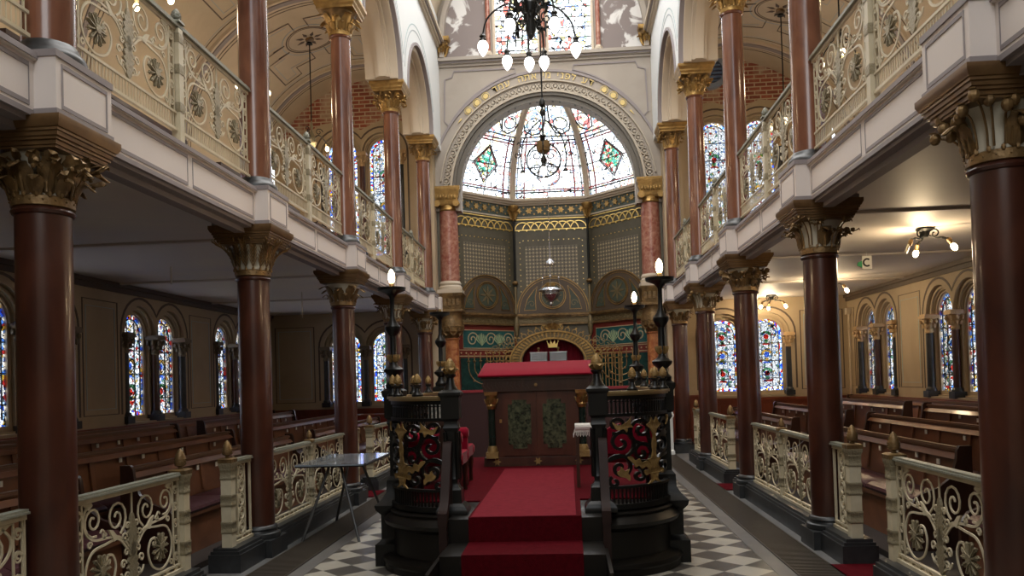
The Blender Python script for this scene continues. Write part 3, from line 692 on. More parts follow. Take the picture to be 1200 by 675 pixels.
# ------------------------------------------------------------------ galleries: slab, fascia, blocks, soffit beams
for s in (-1, 1):
    xs = lambda a, b_: (min(s*a, s*b_), max(s*a, s*b_))
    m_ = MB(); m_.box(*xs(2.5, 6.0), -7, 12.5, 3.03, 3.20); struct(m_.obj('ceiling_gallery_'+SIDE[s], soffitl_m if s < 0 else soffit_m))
    m_ = MB()
    y = 3.68
    for y in (.87, 3.77, 6.67, 9.57): m_.box(*xs(2.55, 6.0), y-.035, y+.035, 3.005, 3.03)
    struct(m_.obj('trim_soffit_bead_'+SIDE[s], soffit_m))
    m_ = MB(); m_.box(*xs(5.93, 6.0), -7, 12.5, 2.97, 3.03); m_.box(*xs(5.97, 6.0), -7, 12.5, 2.90, 2.97); struct(m_.obj('trim_soffit_cornice_'+SIDE[s], brown_m))
    m_ = MB(); m_.box(*xs(2.38, 2.62), -7, 12.5, 2.95, 3.24); m_.box(*xs(2.36, 2.64), -7, 12.5, 3.215, 3.25)
    for i in range(-2, 5):
        m_.box(*xs(2.26, 2.76), i*B-.25, i*B+.25, 2.93, 3.27)
    m_.box(*xs(2.26, 2.76), 12.2, 12.5, 2.93, 3.27)
    struct(m_.obj('trim_fascia_'+SIDE[s], fascia_m))
    m_ = MB(); m_.box(*xs(2.354, 2.40), -7, 12.5, 3.222, 3.253); m_.box(*xs(2.375, 2.40), -7, 12.5, 2.925, 2.955); m_.box(*xs(2.40, 2.62), -7, 12.5, 2.90, 2.945); m_.box(*xs(2.47, 2.56), -7, 12.5, 2.86, 2.90)
    for i in range(-2, 5): m_.box(*xs(2.252, 2.77), i*B-.258, i*B+.258, 2.928, 2.965); m_.box(*xs(2.252, 2.77), i*B-.258, i*B+.258, 3.235, 3.272)
    struct(m_.obj('trim_fascia_edge_'+SIDE[s], fline_m))
    m_ = MB()
    ff = lambda u, v, d: (s*(2.38-d), u, v); fb = lambda u, v, d: (s*(2.26-d), u, v)
    for i in range(-2, 5):
        m_.ribbon(rect(i*B-.20, i*B+.20, 2.985, 3.20), .024, 0, .004, fb, True)
        a, c = i*B+.29, (i+1)*B-.29
        if i == 4: c = 12.15; m_.ribbon(rect(a, c, 2.985, 3.185), .024, 0, .004, ff, True)
        else:
            mid = (a+c)/2
            m_.ribbon(rect(a, mid-.04, 2.985, 3.185), .024, 0, .004, ff, True); m_.ribbon(rect(mid+.04, c, 2.985, 3.185), .024, 0, .004, ff, True)
    struct(m_.obj('trim_fascia_panels_'+SIDE[s], fline_m))

# ------------------------------------------------------------------ ironwork panel patterns
def panel_scroll(mb, w, h, f, d=.008, bw=.0125, strips=True):
    """scrolls of one railing panel, centred on u = 0, v from 0 to h"""
    H = h; W2 = w/2; sw = .075 if strips else 0; I = W2-sw
    if strips:
        for s in (-1, 1):
            mb.ribbon([(s*(W2-.006), 0), (s*(W2-.006), H)], .014, -d/2, d/2, f); mb.ribbon([(s*I, 0), (s*I, H)], .014, -d/2, d/2, f)
            n = 5; r = min((sw-.02)/2, H/n/2)
            for k in range(n):
                cy = (k+.5)*H/n; mb.ribbon(arc(s*(I+sw/2-.003), cy, r, 0, 2*PI, 12), .010, -d/2, d/2, f)
                mb.ribbon(spiral(s*(I+sw/2-.003), cy, r*.75, r*.2, .5, 5.5, 8), .009, -d/2, d/2, f)
    for s in (-1, 1):
        q = lambda P: [(s*x*I, y*H) for x, y in P]
        asp = I/H
        # top outer and inner volutes
        def sp(cx, cy, r0, r1, a0, a1): return [(s*(cx*I+r*H*cos(a)), cy*H+r*H*sin(a)) for r, a in [(r0+(r1-r0)*i/20, a0+(a1-a0)*i/20) for i in range(21)]]
        mb.ribbon(sp(.79, .81, .165, .03, -1.9, 8.4), bw, -d/2, d/2, f)
        mb.ribbon(sp(.33, .78, .195, .03, PI+1.2, -6.0), bw, -d/2, d/2, f)
        # upper stem sweeping from the middle out to the corner
        mb.ribbon(crom(q([(.0, .30), (.10, .46), (.28, .57), (.52, .60), (.78, .62), (.94, .72), (.98, .86), (.90, .97)]), 5), bw*1.15, -d/2, d/2, f)
        # lower big loop round the rosette
        mb.ribbon(crom(q([(.12, .42), (.30, .55), (.56, .54), (.82, .50), (.95, .32), (.90, .13), (.70, .03), (.46, .10), (.36, .27), (.42, .40), (.52, .42)]), 5), bw*1.1, -d/2, d/2, f)
        mb.ribbon(sp(.50, .36, .05, .012, PI/2, -4.5), bw*.8, -d/2, d/2, f)
        # centre curls
        for cx, cy, r in ((.17, .54, .055), (.13, .38, .045), (.20, .26, .055), (.13, .12, .05), (.10, .66, .04), (.86, .58, .04), (.93, .06, .04), (.58, .63, .035)):
            mb.ribbon(sp(cx, cy, r, .012, PI, -3.6), bw*.85, -d/2, d/2, f)
        mb.ribbon(crom(q([(0, .02), (.10, .08), (.20, .11), (.25, .17)]), 4), bw*.9, -d/2, d/2, f)
        mb.ribbon(sp(.97, .30, .0, .0, 0, 1)[:2], .001, -d/2, d/2, f)
        mb.ribbon(crom(q([(.60, .60), (.58, .66), (.62, .70), (.66, .67)]), 4), bw*.8, -d/2, d/2, f)
        # leaf tongues on the stems
        mb.plate(q([(.30, .56), (.42, .66), (.50, .68), (.44, .60), (.40, .54)]), [], -d*.8, d*.8, f)
        mb.plate(q([(.80, .97), (.88, .93), (.97, .99), (.99, .99), (.99, 1.0), (.82, 1.0)]), [], -d/2, d/2, f)
    mb.ribbon([(0, 0), (0, H)], bw*.9, -d/2, d/2, f)
def rosette(mb, u, v, r, f, d=.018):
    for k in range(11):
        a = 2*PI*k/11; mb.plate([(u+r*.2*cos(a-.25), v+r*.2*sin(a-.25)), (u+r*.6*cos(a-.19), v+r*.6*sin(a-.19)), (u+r*.88*cos(a-.17), v+r*.88*sin(a-.17)), (u+r*cos(a), v+r*sin(a)), (u+r*.88*cos(a+.17), v+r*.88*sin(a+.17)), (u+r*.6*cos(a+.19), v+r*.6*sin(a+.19)), (u+r*.2*cos(a+.25), v+r*.2*sin(a+.25))], [], -d/2+.004, d/2-.004, f)
        mb.ribbon([(u+r*.25*cos(a), v+r*.25*sin(a)), (u+r*.95*cos(a), v+r*.95*sin(a))], [.010, .005], -d/2-.004, d/2+.004, f)
    mb.disc(u, v, r*.28, -d, d, f, 10)
def spray(mb, h, f, d=.016):
    P = []
    for i in range(13):
        t = i/12; P.append((.012+.042*sin(PI*min(1, t*1.05))**.8*(1+.3*((i % 2)*2-1)), h*(.02+.92*t)))
    mb.plate([(0, 0)]+P+[(0, h*.98)]+mir(P)[::-1], [], -d/2, d/2, f)
def panel_meshes(w, h, key):
    m_ = MB(); panel_scroll(m_, w, h, fXZ); a = m_.obj('scrollwork', cream_m)
    m_ = MB(); I = w/2-.075; rosette(m_, .655*I, .29*h, .100, fXZ); r = m_.obj('rosette', bronze_m)
    m_ = MB(); spray(m_, h*.5, fXZ); l = m_.obj('leaf_spray', bronze_m)
    out = (a.data, r.data, l.data, I)
    for o in (a, r, l): bpy.data.objects.remove(o)
    return out
PM = {}
def add_panel(parent, y0, y1, z0, h):
    """panel lying along local y"""
    w = round(y1-y0, 3); k = (w, h)
    if k not in PM: PM[k] = panel_meshes(w, h, k)
    a, r, l, I = PM[k]; c = (y0+y1)/2
    pn = meshobj('panel', a, parent, (0, c, z0)); pn.rotation_euler = (0, 0, PI/2)
    o = meshobj('rosette', r, pn); o2 = meshobj('rosette', r, pn, (-1.31*I, 0, 0))
    meshobj('leaf_spray', l, pn, (0, 0, h*.30)); meshobj('leaf_spray', l, pn, (0, 0, .0))
    return pn
def cone_prof(r, h):
    return [(r*.35, 0), (r*.5, h*.06), (r*.35, h*.12), (r*.9, h*.2), (r*1.0, h*.34), (r*.95, h*.5), (r*.78, h*.68), (r*.5, h*.85), (r*.2, h*.96), (.002, h)]
def pinecone(mb, r, h, M, n=20):
    pr = cone_prof(r, h); P = []
    for i in range(len(pr)-1):
        for k in range(3): t = k/3; P.append((pr[i][0]*(1-t)+pr[i+1][0]*t, pr[i][1]*(1-t)+pr[i+1][1]*t))
    P.append(pr[-1])
    mb.lathe(P, n, M, mod=lambda a, z, j: 1+(.10*cos(10*a+(PI if (j//2) % 2 else 0))+.05*(j % 2) if z > h*.15 else 0))

# ------------------------------------------------------------------ gallery railings
def gal_rail(s, y0, y1, npan, label, mid=True, group='gallery railings'):
    t = thing('gallery_railing', label, 'railing', (s*2.46, 0, 0), 0, group)
    m_ = MB(); m_.box(-.032, .032, y0, y1, 4.135, 4.15); m_.box(-.025, .025, y0, y1, 4.15, 4.17); m_.obj('handrail', grey_m, t)
    m_ = MB(); m_.box(-.009, .009, y0, y1, 4.11, 4.135); m_.box(-.008, .008, y0, y1, 3.50, 3.517); m_.box(-.012, .012, y0, y1, 3.375, 3.395)
    n = int((y1-y0)/.036)
    for i in range(n): yy = y0+(i+.5)*(y1-y0)/n; m_.box(-.0025, .0025, yy-.0035, yy+.0035, 3.395, 3.50)
    m_.obj('baluster_strip', cream_m, t)
    posts = []
    if npan == 2:
        mid_ = (y0+y1)/2; segs = [(y0+.03, mid_-.05), (mid_+.05, y1-.03)]; posts = [mid_]
    elif npan == 1: segs = [(y0+.03, y1-.03)]
    for a, c in segs: add_panel(t, round(a, 3), round(c, 3), 3.52, .59)
    for p in posts:
        m_ = MB(); m_.square([(.032, 3.28), (.032, 4.13)], T(0, p, 0)); o = m_.obj('post', cream_m, t)
        for z in (3.55, 3.83, 4.06): MB().square([(.035, z-.035), (.037, z-.025), (.037, z+.025), (.035, z+.035)], T(0, p, 0)).obj('collar', bronze_m, o)
        m_ = MB(); m_.square([(.045, 4.17), (.04, 4.19)], T(0, p, 0)); pinecone(m_, .036, .10, T(0, p, 4.185), 14); m_.obj('finial', grey_m, o)
    return t
for s in (-1, 1):
    gal_rail(s, -1.6, -.17, 1, f'cream scrolled gallery railing at the top {SIDE[s]} corner, before the nearest gallery column')
    for i in range(4): gal_rail(s, round(i*B+.16, 3), round((i+1)*B-.16, 3), 2, f'cream scrolled railing between the {ORD[i]} and {ORD[i+1]} gallery columns on the {SIDE[s]}')
    gal_rail(s, round(4*B+.16, 3), 12.45, 1, f'short gallery railing on the {SIDE[s]} between the farthest column and the end wall')
# wooden book boards behind the gallery railings
for s in (-1, 1):
    for i in range(5):
        t = thing('gallery_pew', f'{ORD[i]} dark wooden gallery pew behind the {SIDE[s]} gallery railing', 'pew', (s*2.97, i*B, 3.203), 0, 'gallery pews')
        y1 = 2.5 if i < 4 else .8
        m_ = MB(); m_.box(-.02, .02, .3, y1, 0, .42); m_.obj('pew_front', wood_m, t)
        m_ = MB(); m_.box(-.10, .06, .28, y1+.02, .42, .45); m_.obj('book_board', darkwood_m, t)
        a, c = (.45, .85) if s > 0 else (-.85, -.45)
        m_ = MB(); m_.box(a, c, .3, y1, .15, .42); m_.obj('seat', wood_m, t)

# ------------------------------------------------------------------ upper arcades, nave vault, aisle vaults
for s in (-1, 1):
    xs = lambda a, b_: (min(s*a, s*b_), max(s*a, s*b_))
    fa = lambda u, v, d: (s*(2.22+d), u, v)
    # outline with arched openings from below: build as polygon running along the feet
    P = [(-6.9, 6.38)]
    for i in range(-3, 5):
        c = (i+.5)*B
        if i == 4: continue
        lo = c-B/2+.27
        if lo < -6.9: continue
        P += [(lo, 6.38)] + [(c-1.182*cos(t), 6.38+1.182*sin(t)) for t in [PI*k/24 for k in range(25)]]
    P += [(4*B+.30, 6.38), (12.5, 6.38), (12.5, 9.2), (-6.9, 9.2)]
    Q = []
    for p in P:
        if not Q or (abs(p[0]-Q[-1][0])+abs(p[1]-Q[-1][1])) > 1e-4: Q.append(p)
    m_ = MB(); m_.plate(Q, [], 0, .55, fa); struct(m_.obj('wall_arcade_'+SIDE[s], white_m))
    m_ = MB(); m2 = MB(); m3 = MB(); m4 = MB()
    for i in range(-1, 4):
        c = (i+.5)*B
        m_.ribbon([(c-1.20*cos(t), 6.38+1.20*sin(t)) for t in [PI*k/28 for k in range(29)]], .05, -.03, .04, fa)
        m2.ribbon([(c-1.14*cos(t), 6.38+1.14*sin(t)) for t in [PI*k/28 for k in range(29)]], .085, .04, .56, fa)
        m2.ribbon([(c-1.07*cos(t), 6.38+1.07*sin(t)) for t in [PI*k/28 for k in range(29)]], .075, .15, .38, fa)
        m2.ribbon([(c-1.02*cos(t), 6.38+1.02*sin(t)) for t in [PI*k/28 for k in range(29)]], .05, .20, .33, fa)
        m3.ribbon([(c-1.42*cos(t), 6.38+1.42*sin(t)) for t in [.25+(PI-.5)*k/28 for k in range(29)]], .022, -.004, 0, fa)
        m4.ribbon([(c-1.52*cos(t), 6.38+1.52*sin(t)) for t in [.35+(PI-.7)*k/28 for k in range(29)]], .018, -.004, 0, fa)
    struct(m_.obj('trim_arch_edge_'+SIDE[s], fline_m)); struct(m2.obj('trim_arch_soffit_'+SIDE[s], ribband_m))
    struct(m3.obj('trim_arch_line_'+SIDE[s], mat('grey_blue_line', (.36, .40, .42), .7) if s < 0 else MATS['grey_blue_line'])); struct(m4.obj('trim_arch_blue_line_'+SIDE[s], blue_m))
    m_ = MB()
    for z0, z1, d in ((8.50, 8.54, -.05), (8.54, 8.58, -.09), (8.60, 8.66, -.15)): m_.plate(rect(-6.9, 12.4, z0, z1), [], d, 0, fa)
    struct(m_.obj('trim_nave_cornice_'+SIDE[s], ribband_m))
    struct(MB().plate(rect(-6.9, 12.4, 8.58, 8.60), [], -.12, 0, fa).obj('trim_nave_cornice_line_'+SIDE[s], fline_m))
    # pier beside the end wall, gallery level and below
    m_ = MB(); m_.box(*xs(2.36, 2.75), 12.2, 12.5, 3.27, 6.38); m_.box(*xs(2.36, 2.75), 12.3, 12.5, 0, 2.93); struct(m_.obj('wall_pier_'+SIDE[s], wallcream_m))
    # aisle vault (quarter ellipse rising towards the nave)
    m_ = MB(); n = 22; vs = []; fs = []
    prof = [(3.6+2.4*cos(t), 5.6+2.38*sin(t)) for t in [PI*.66*k/n for k in range(n+1)]]
    ys = [-7, 12.5]
    for y in ys:
        for x, z in prof: vs.append((s*x, y, z))
        for x, z in prof: vs.append((s*(x+.06*(x-3.6)), y, z+.15))
    k = n+1
    for i in range(n):
        fs.append((i, i+1, 2*k+i+1, 2*k+i)); fs.append((k+i, 2*k+k+i, 2*k+k+i+1, k+i+1))
    m_.add(vs, fs); struct(m_.obj('ceiling_vault_'+SIDE[s], vault_m))
    m_ = MB(); m2 = MB(); m3 = MB(); m4 = MB()
    def V(u, th, d):   # u along nave, th angle on vault, d inward
        return (s*(3.6+(2.4-d)*cos(th)), u, 5.6+(2.38-d)*sin(th))
    fv = lambda u, v, d: V(u, v, d)
    for y in (2.904, 5.81, 8.71, 11.6):
        for (dy, ww, mm, dd) in ((0, .10, m_, .06), (.09, .05, m2, .05), (-.09, .05, m2, .05), (.22, .02, m3, .004), (-.22, .02, m3, .004), (-.27, .012, m4, .004), (.3, .02, m3, .004)):
            P = [(y+dy, PI*.62*k/24) for k in range(25)]
            vs = []; fs = []
            for u, th in P: vs += [V(u-ww/2, th, 0), V(u+ww/2, th, 0), V(u+ww/2, th, dd), V(u-ww/2, th, dd)]
            for i in range(24):
                for q in range(4): fs.append((i*4+q, i*4+(q+1) % 4, i*4+4+(q+1) % 4, i*4+4+q))
            mm.add(vs, fs)
    for yc in (4.35, 7.26, 10.16):
        thc = math.acos(.65/2.4)
        def g(a, b_, d): return V(yc+a, thc+b_/2.4, d)
        m2g = m3
        for R_, wd, mm in ((.44, .022, m3), (.40, .010, m3), (.52, .02, m4)):
            mm.ribbon(arc(0, 0, R_, 0, 2*PI, 36), wd, .002, .007, g)
        for q in range(8):
            a = q*PI/4+.2
            m3.plate([(.10*cos(a), .10*sin(a)), (.16*cos(a+.22), .16*sin(a+.22)), (.26*cos(a), .26*sin(a)), (.16*cos(a-.22), .16*sin(a-.22))], [], .002, .007, g)
        for sx_ in (-1, 1):
            for sy_ in (-1, 1):
                m3.ribbon([(sx_*.14, sy_*.46), (sx_*.14, sy_*.70), (sx_*.85, sy_*1.15)][:2]+[(sx_*.85, sy_*.95)][:0], .025, .002, .007, g)
                m3.ribbon([(sx_*.46, sy_*.14), (sx_*.75, sy_*.14), (sx_*.75, sy_*.55), (sx_*1.05, sy_*.55), (sx_*1.05, sy_*.95), (sx_*.14, sy_*.95), (sx_*.14, sy_*.46)], .025, .002, .007, g)
                m4.ribbon([(sx_*.62, sy_*.24), (sx_*.66, sy_*.24), (sx_*.66, sy_*.64), (sx_*.95, sy_*.64), (sx_*.95, sy_*.86), (sx_*.24, sy_*.86), (sx_*.24, sy_*.60)], .015, .002, .006, g)
        struct(MB().disc(0, 0, .08, 0, .03, g, 16).obj('trim_ceiling_boss', dgold_m))
    struct(m_.obj('trim_vault_rib_'+SIDE[s], fline_m)); struct(m2.obj('trim_vault_edge_'+SIDE[s], ribband_m)); struct(m3.obj('trim_vault_stencil_'+SIDE[s], brown_m)); struct(m4.obj('trim_vault_stencil_grey_'+SIDE[s], MATS['grey_blue_line']))
# nave barrel vault with an added opening along its crown to admit the overhead light
m_ = MB(); n = 28; vs = []; fs = []
for side in (0, 1):
    a0, a1 = (0, PI*.36) if side == 0 else (PI*.64, PI)
    base = len(vs)
    for y in (-7, 12.5):
        for R_ in (2.3, 2.45):
            for k in range(n+1): t = a0+(a1-a0)*k/n; vs.append((R_*cos(t), y, 8.66+R_*sin(t)))
    K = n+1
    for k in range(n):
        fs.append((base+k, base+k+1, base+2*K+k+1, base+2*K+k)); fs.append((base+K+k, base+K+k+1, base+3*K+k+1, base+3*K+k))
m_.add(vs, fs); struct(m_.obj('ceiling', vault_m))
# gilt corbels carrying the upper end arch
for s in (-1, 1):
    t = thing('gilt_corbel', f'gilt foliage corbel under the {SIDE[s]} end of the high arch', 'corbel', (s*2.13, 12.42, 8.34), 0, 'gilt corbels')
    m_ = MB(); m_.lathe([(.03, -.02), (.08, .06), (.11, .18), (.15, .30)], 14); m_.obj('bell', dgold_m, t)
    m_ = MB()
    for q in range(8): leaf(m_, RZ(q*PI/4) @ T(.05, 0, .0), .28, .06, .10, .04, 4)
    for q in range(10): m_.ell((.13*cos(q*.63), .13*sin(q*.63), .2+.05*(q % 2)), (.035, .035, .035), 6, 4)
    m_.obj('foliage', gold_m, t); MB().square([(.15, .30), (.17, .34), (.17, .38)]).obj('abacus', gold_m, t)

# ------------------------------------------------------------------ apse
AY = 12.6; INR = 2.15; HA = .89; GZ = 5.77
facets = [(0, 0), (-1, -PI/4*1), (1, PI/4)]
def facet_f(k):
    """k=-1,0,1: maps (u, z, d) with u across the facet, d toward the room"""
    ang = -k*PI/4
    nx, ny = -sin(ang), cos(ang)             # outward direction
    tx, ty = cos(ang), sin(ang)
    return lambda u, v, d: (nx*(INR-d)+tx*u, AY+ny*(INR-d)+ty*u, v)
m_ = MB()
corner = [(-2.15-.2, 12.55), (-2.15-.2, AY+HA+.1), (-HA-.08, AY+INR+.2), (HA+.08, AY+INR+.2), (2.15+.2, AY+HA+.1), (2.15+.2, 12.55), (2.15, 12.55), (2.15, AY+HA), (HA, AY+INR), (-HA, AY+INR), (-2.15, AY+HA), (-2.15, 12.55)]
m_.plate([(x, y) for x, y in corner], [], 0, 5.74, lambda u, v, d: (u, v, d)); struct(m_.obj('wall_apse', apse_m))
for k in (-1, 0, 1):
    g = facet_f(k); nm = {-1: 'left', 0: 'centre', 1: 'right'}[k]
    M0 = Matrix(((cos(-k*PI/4), sin(-k*PI/4)*-1, 0, 0), (sin(-k*PI/4), cos(-k*PI/4), 0, 0), (0, 0, 1, 0), (0, 0, 0, 1)))
    ang = -k*PI/4
    root = thing('apse_wall_panel', f'{nm} patterned and gilded wall bay of the apse behind the ark', 'wall panel', (-sin(ang)*INR, AY+cos(ang)*INR, 0), ang)
    L = lambda u, v, d: (u, -d, v)
    m_ = MB(); m_.plate(rect(-.62, .62, 3.12, 4.66), [], .006, 0, L); m_.obj('diaper_field', diaper_m, root)
    m_ = MB()
    for z in [3.2+.13*i for i in range(13)]:
        for u in (-.74, .74): m_.disc(u, z, .012, 0, .012, L, 8)
    for i in range(12): m_.disc(-.66+i*.12, 4.80, .012, 0, .012, L, 8)
    m_.obj('gilt_stud', brightgold_m, root)
    # braid of interlacing gilt arcs
    m_ = MB(); n = 9; p = 1.70/n
    for i in range(n-1): m_.ribbon(arc(-.85+p*(i+1), 5.04, p, PI, 0, 12), .02, .01, .03, L)
    for i in range(n): m_.disc(-.85+p*(i+.5)+p*.0, 5.03, .02, .01, .04, L, 8)
    m_.ribbon([(-.85, 5.30), (.85, 5.30)], .02, .0, .03, L); m_.ribbon([(-.85, 5.05), (.85, 5.05)], .018, .0, .02, L)
    m_.obj('interlaced_arcading', brightgold_m, root)
    m_ = MB(); m_.plate(rect(-.88, .88, 5.36, 5.64), [], 0, .03, L); m_.obj('frieze', frieze_m, root)
    m_ = MB()
    for i in range(7):
        u = -.75+i*.25
        m_.plate([((.085 if j % 2 == 0 else .045)*cos(j*PI/6)+u, 5.50+(.085 if j % 2 == 0 else .045)*sin(j*PI/6)) for j in range(12)], [], .03, .05, L)
        if i < 6:
            for zz in (5.42, 5.58): m_.disc(u+.125, zz, .022, .03, .045, L, 8)
    m_.obj('gilt_star', gold_m, root)
    m_ = MB()
    for z0, z1, d in ((5.62, 5.66, .07), (5.66, 5.71, .11), (5.71, 5.75, .16), (5.33, 5.36, .045)): m_.plate(rect(-.89, .89, z0, z1), [], 0, d, L)
    m_.obj('cornice', ribband_m, root)
    # lunette blind arch
    m_ = MB(); m_.plate([(-.86, 3.06), (.86, 3.06)]+arc(0, 3.06, .86, 0, PI, 30), [], 0, .05, L); m_.obj('lunette', mat('lunette_brown', (.085, .06, .04), .5) if k == -1 else MATS['lunette_brown'], root)
    m_ = MB()
    for r, w_, d in ((.85, .02, .065), (.80, .012, .06)): m_.ribbon([(-r, 3.08)]+arc(0, 3.08, r, PI, 0, 30)+[(r, 3.08)], w_, .04, d, L)
    m_.ribbon(arc(0, 3.47, .31, 0, 2*PI, 28), .018, .05, .07, L); m_.ribbon(arc(0, 3.47, .27, 0, 2*PI, 28), .010, .05, .065, L)
    for s in (-1, 1): m_.ribbon([(s*.40, 3.14), (s*.68, 3.14), (s*.60, 3.40), (s*.45, 3.60), (s*.36, 3.70), (s*.41, 3.45)], .014, .05, .065, L, True)
    m_.obj('lunette_gilding', gold_m, root)
    m_ = MB(); m_.disc(0, 3.47, .26, .05, .058, L, 28)
    for s in (-1, 1): m_.plate([(s*.42, 3.16), (s*.66, 3.16), (s*.58, 3.39), (s*.44, 3.57), (s*.385, 3.64), (s*.43, 3.45)], [], .05, .056, L)
    m_.obj('roundel_ground', frieze_m, root)
    m_ = MB()
    for j in range(8):
        a = j*PI/4; m_.plate([(.05*cos(a-.4), 3.47+.05*sin(a-.4)), (.15*cos(a-.16), 3.47+.15*sin(a-.16)), (.23*cos(a), 3.47+.23*sin(a)), (.15*cos(a+.16), 3.47+.15*sin(a+.16)), (.05*cos(a+.4), 3.47+.05*sin(a+.4))], [], .058, .072, L)
    m_.disc(0, 3.47, .045, .058, .085, L, 12)
    for s in (-1, 1): m_.ribbon([(s*x, z) for x, z in spiral(.5, 3.28, .09, .02, 0, 7, 14)], .014, .056, .066, L)
    m_.obj('roundel_flower', apseb_m, root)
    m_ = MB()
    for z0, z1, d in ((3.00, 3.05, .12), (2.96, 3.0, .08), (2.78, 2.82, .07)): m_.plate(rect(-.89, .89, z0, z1), [], 0, d, L)
    m_.obj('ledge', dgold_m, root)
    m_ = MB(); m_.plate(rect(-.88, .88, 2.82, 2.96), [], 0, .04, L)
    for i in range(14): m_.ribbon(arc(-.81+i*.125, 2.89, .045, 0, 2*PI, 10), .014, .04, .055, L)
    m_.obj('relief_band', apseb_m, root)
    if k:
        m_ = MB(); m_.plate(rect(-.88, .88, 1.25, 2.78), [], 0, .02, L); m_.obj('mosaic_border', mosaicred_m, root)
        m_ = MB(); m_.plate(rect(-.72, .80, 2.25, 2.66), [], .02, .026, L); m_.obj('mosaic_panel', teal_m, root)
        m_ = MB(); m_.plate(rect(-.80, .85, 1.28, 2.03), [], .02, .03, L); m_.obj('marble_panel', green_m, root)
        m_ = MB()
        for c in (-.45, .08, .6):
            for q in (1,):
                m_.ribbon(spiral(c, 2.45, .17, .03, PI*.0, PI*3.2, 26), .026, .026, .034, L)
        m_.ribbon(rect(-.72, .80, 2.25, 2.66), .018, .026, .036, L, True)
        m_.plate(rect(-.85, .85, 2.06, 2.08), [], .02, .03, L); m_.plate(rect(-.85, .85, 2.2, 2.22), [], .02, .03, L)
        for i in range(12): m_.disc(-.78+i*.14, 2.14, .02, .02, .03, L, 8)
        m_.obj('mosaic_scroll', beige_m, root)
        m_ = MB()
        for c in (-.19, .34):
            for q in range(-3, 4): m_.plate([(c, 2.30), (c+q*.05-.015, 2.45+.03*(3-abs(q))), (c+q*.045, 2.54+.02*(3-abs(q))), (c+q*.05+.015, 2.45+.03*(3-abs(q)))], [], .026, .036, L)
        m_.obj('mosaic_leaf', ltgreen_m, root)
# dome of glass
def gore(k, u, t, d=0):
    """k facet index, u -1..1, t 0..1 up the dome"""
    th = t*PI/2; R_ = (INR+.02-d)*cos(th); z = GZ+(INR+.02-d)*sin(th)
    ang = -k*PI/4; half = R_*math.tan(PI/8)
    return (-sin(ang)*R_+cos(ang)*half*u, AY+cos(ang)*R_+sin(ang)*half*u, z)
dome = bpy.data.objects.new('window_dome', None); C.objects.link(dome); struct(dome)
for k in (-2, -1, 0, 1, 2):
    gl = MB(); gt = MB(); gg = MB()
    u0 = 0 if k == 2 else -1; u1 = 0 if k == -2 else 1
    if abs(k) == 2: continue
    for (ta, tb, mm) in ((0, .42, gl), (.42, .98, gt)):
        n = 12; vs = []; fs = []
        for i in range(n+1):
            for j in range(7): vs.append(gore(k, u0+(u1-u0)*j/6, ta+(tb-ta)*i/n))
        for i in range(n):
            for j in range(6): a = i*7+j; fs.append((a, a+1, a+8, a+7))
        mm.add(vs, fs)
    gl.obj('dome_glass', gl_d, dome); gt.obj('petal_glass', gl_t, dome)
    ld = MB(); rd = MB()
    gf = lambda u, v, d: gore(k, u, v, d)
    def ln(P, w_, mm, wu=None):
        mm.tube([gore(k, u, t, .02) for u, t in P], w_, 5)
    for t in (.006, .05, .40, .43): ln([(-1+.25*i, t) for i in range(9)], .017, ld)
    for t in (.22,): ln([(-1+.25*i, t) for i in range(9)], .013, ld)
    for t in (.065, .38): ln([(-1+.25*i, t) for i in range(9)], .016, rd)
    for u in (-.87, .87): ln([(u, i*.043) for i in range(11)], .013, ld)
    for u in (-.68, .68): ln([(u, i*.043) for i in range(11)], .018, rd)
    if k == 0:
        ln([(.30*cos(a), .17+.075*sin(a)) for a in [2*PI*i/24 for i in range(25)]], .013, ld)
        ln([(.27*cos(a), .17+.067*sin(a)) for a in [2*PI*i/24 for i in range(25)]], .008, rd)
        ln([(0, .0), (0, .1)], .008, ld); ln([(0, .245), (0, .42)], .008, ld)
        for q in (-1, 1): ln([(q*.12+.1*cos(a), .17+.03*sin(a)) for a in [2*PI*i/14 for i in range(15)]], .006, ld)
    else:
        ln([(0, 0), (0, .42)], .010, ld)
        for r, mm, w_ in ((1, ld, .018), (.88, rd, .014)): ln([(0, .22+.125*r), (.42*r, .22), (0, .22-.125*r), (-.42*r, .22), (0, .22+.125*r)], w_, mm)
        gd = MB(); gd.add([gore(k, 0, .22+.108, .012), gore(k, .36, .22, .012), gore(k, 0, .22-.108, .012), gore(k, -.36, .22, .012)], [(0, 1, 2, 3)]); gd.obj('green_diamond', gl_g, dome)
    for q in (-1, 1):   # petals
        ln([(q*.08, .98), (q*.06, .62), (q*.10, .52), (q*.28, .455), (q*.52, .445), (q*.78, .475), (q*.90, .54), (q*.86, .63), (q*.70, .78), (q*.4, .98)], .019, ld)
        ln([(q*.5+.26*cos(a), .525+.045*sin(a)) for a in [2*PI*i/14 for i in range(15)]], .013, ld)
        ln([(q*.96, .45), (q*.9, .6), (q*.6, .8), (q*.2, .97)], .010, ld)
    ld.obj('leading', lead_m, dome); rd.obj('red_line', redlead_m, dome)
for k, (ua, ub) in ((-2, (0, 1)), (2, (-1, 0))):
    gl = MB(); n = 14; vs = []; fs = []
    for i in range(n+1):
        for j in range(4): vs.append(gore(k, ua+(ub-ua)*j/3, .98*i/n))
    for i in range(n):
        for j in range(3): a = i*4+j; fs.append((a, a+1, a+5, a+4))
    gl.add(vs, fs); gl.obj('dome_glass', gl_d, dome)
m_ = MB()
for k in (-2, -1, 0, 1):
    P = [gore(k, 1, i/24, .03) for i in range(24)]
    m_.tube(P, .075, 8)
m_.tube([gore(k, u, .0, .0) for k in (-1, 0, 1) for u in (-1, 1)], .05, 8)
m_.obj('dome_rib', ribband_m, dome)
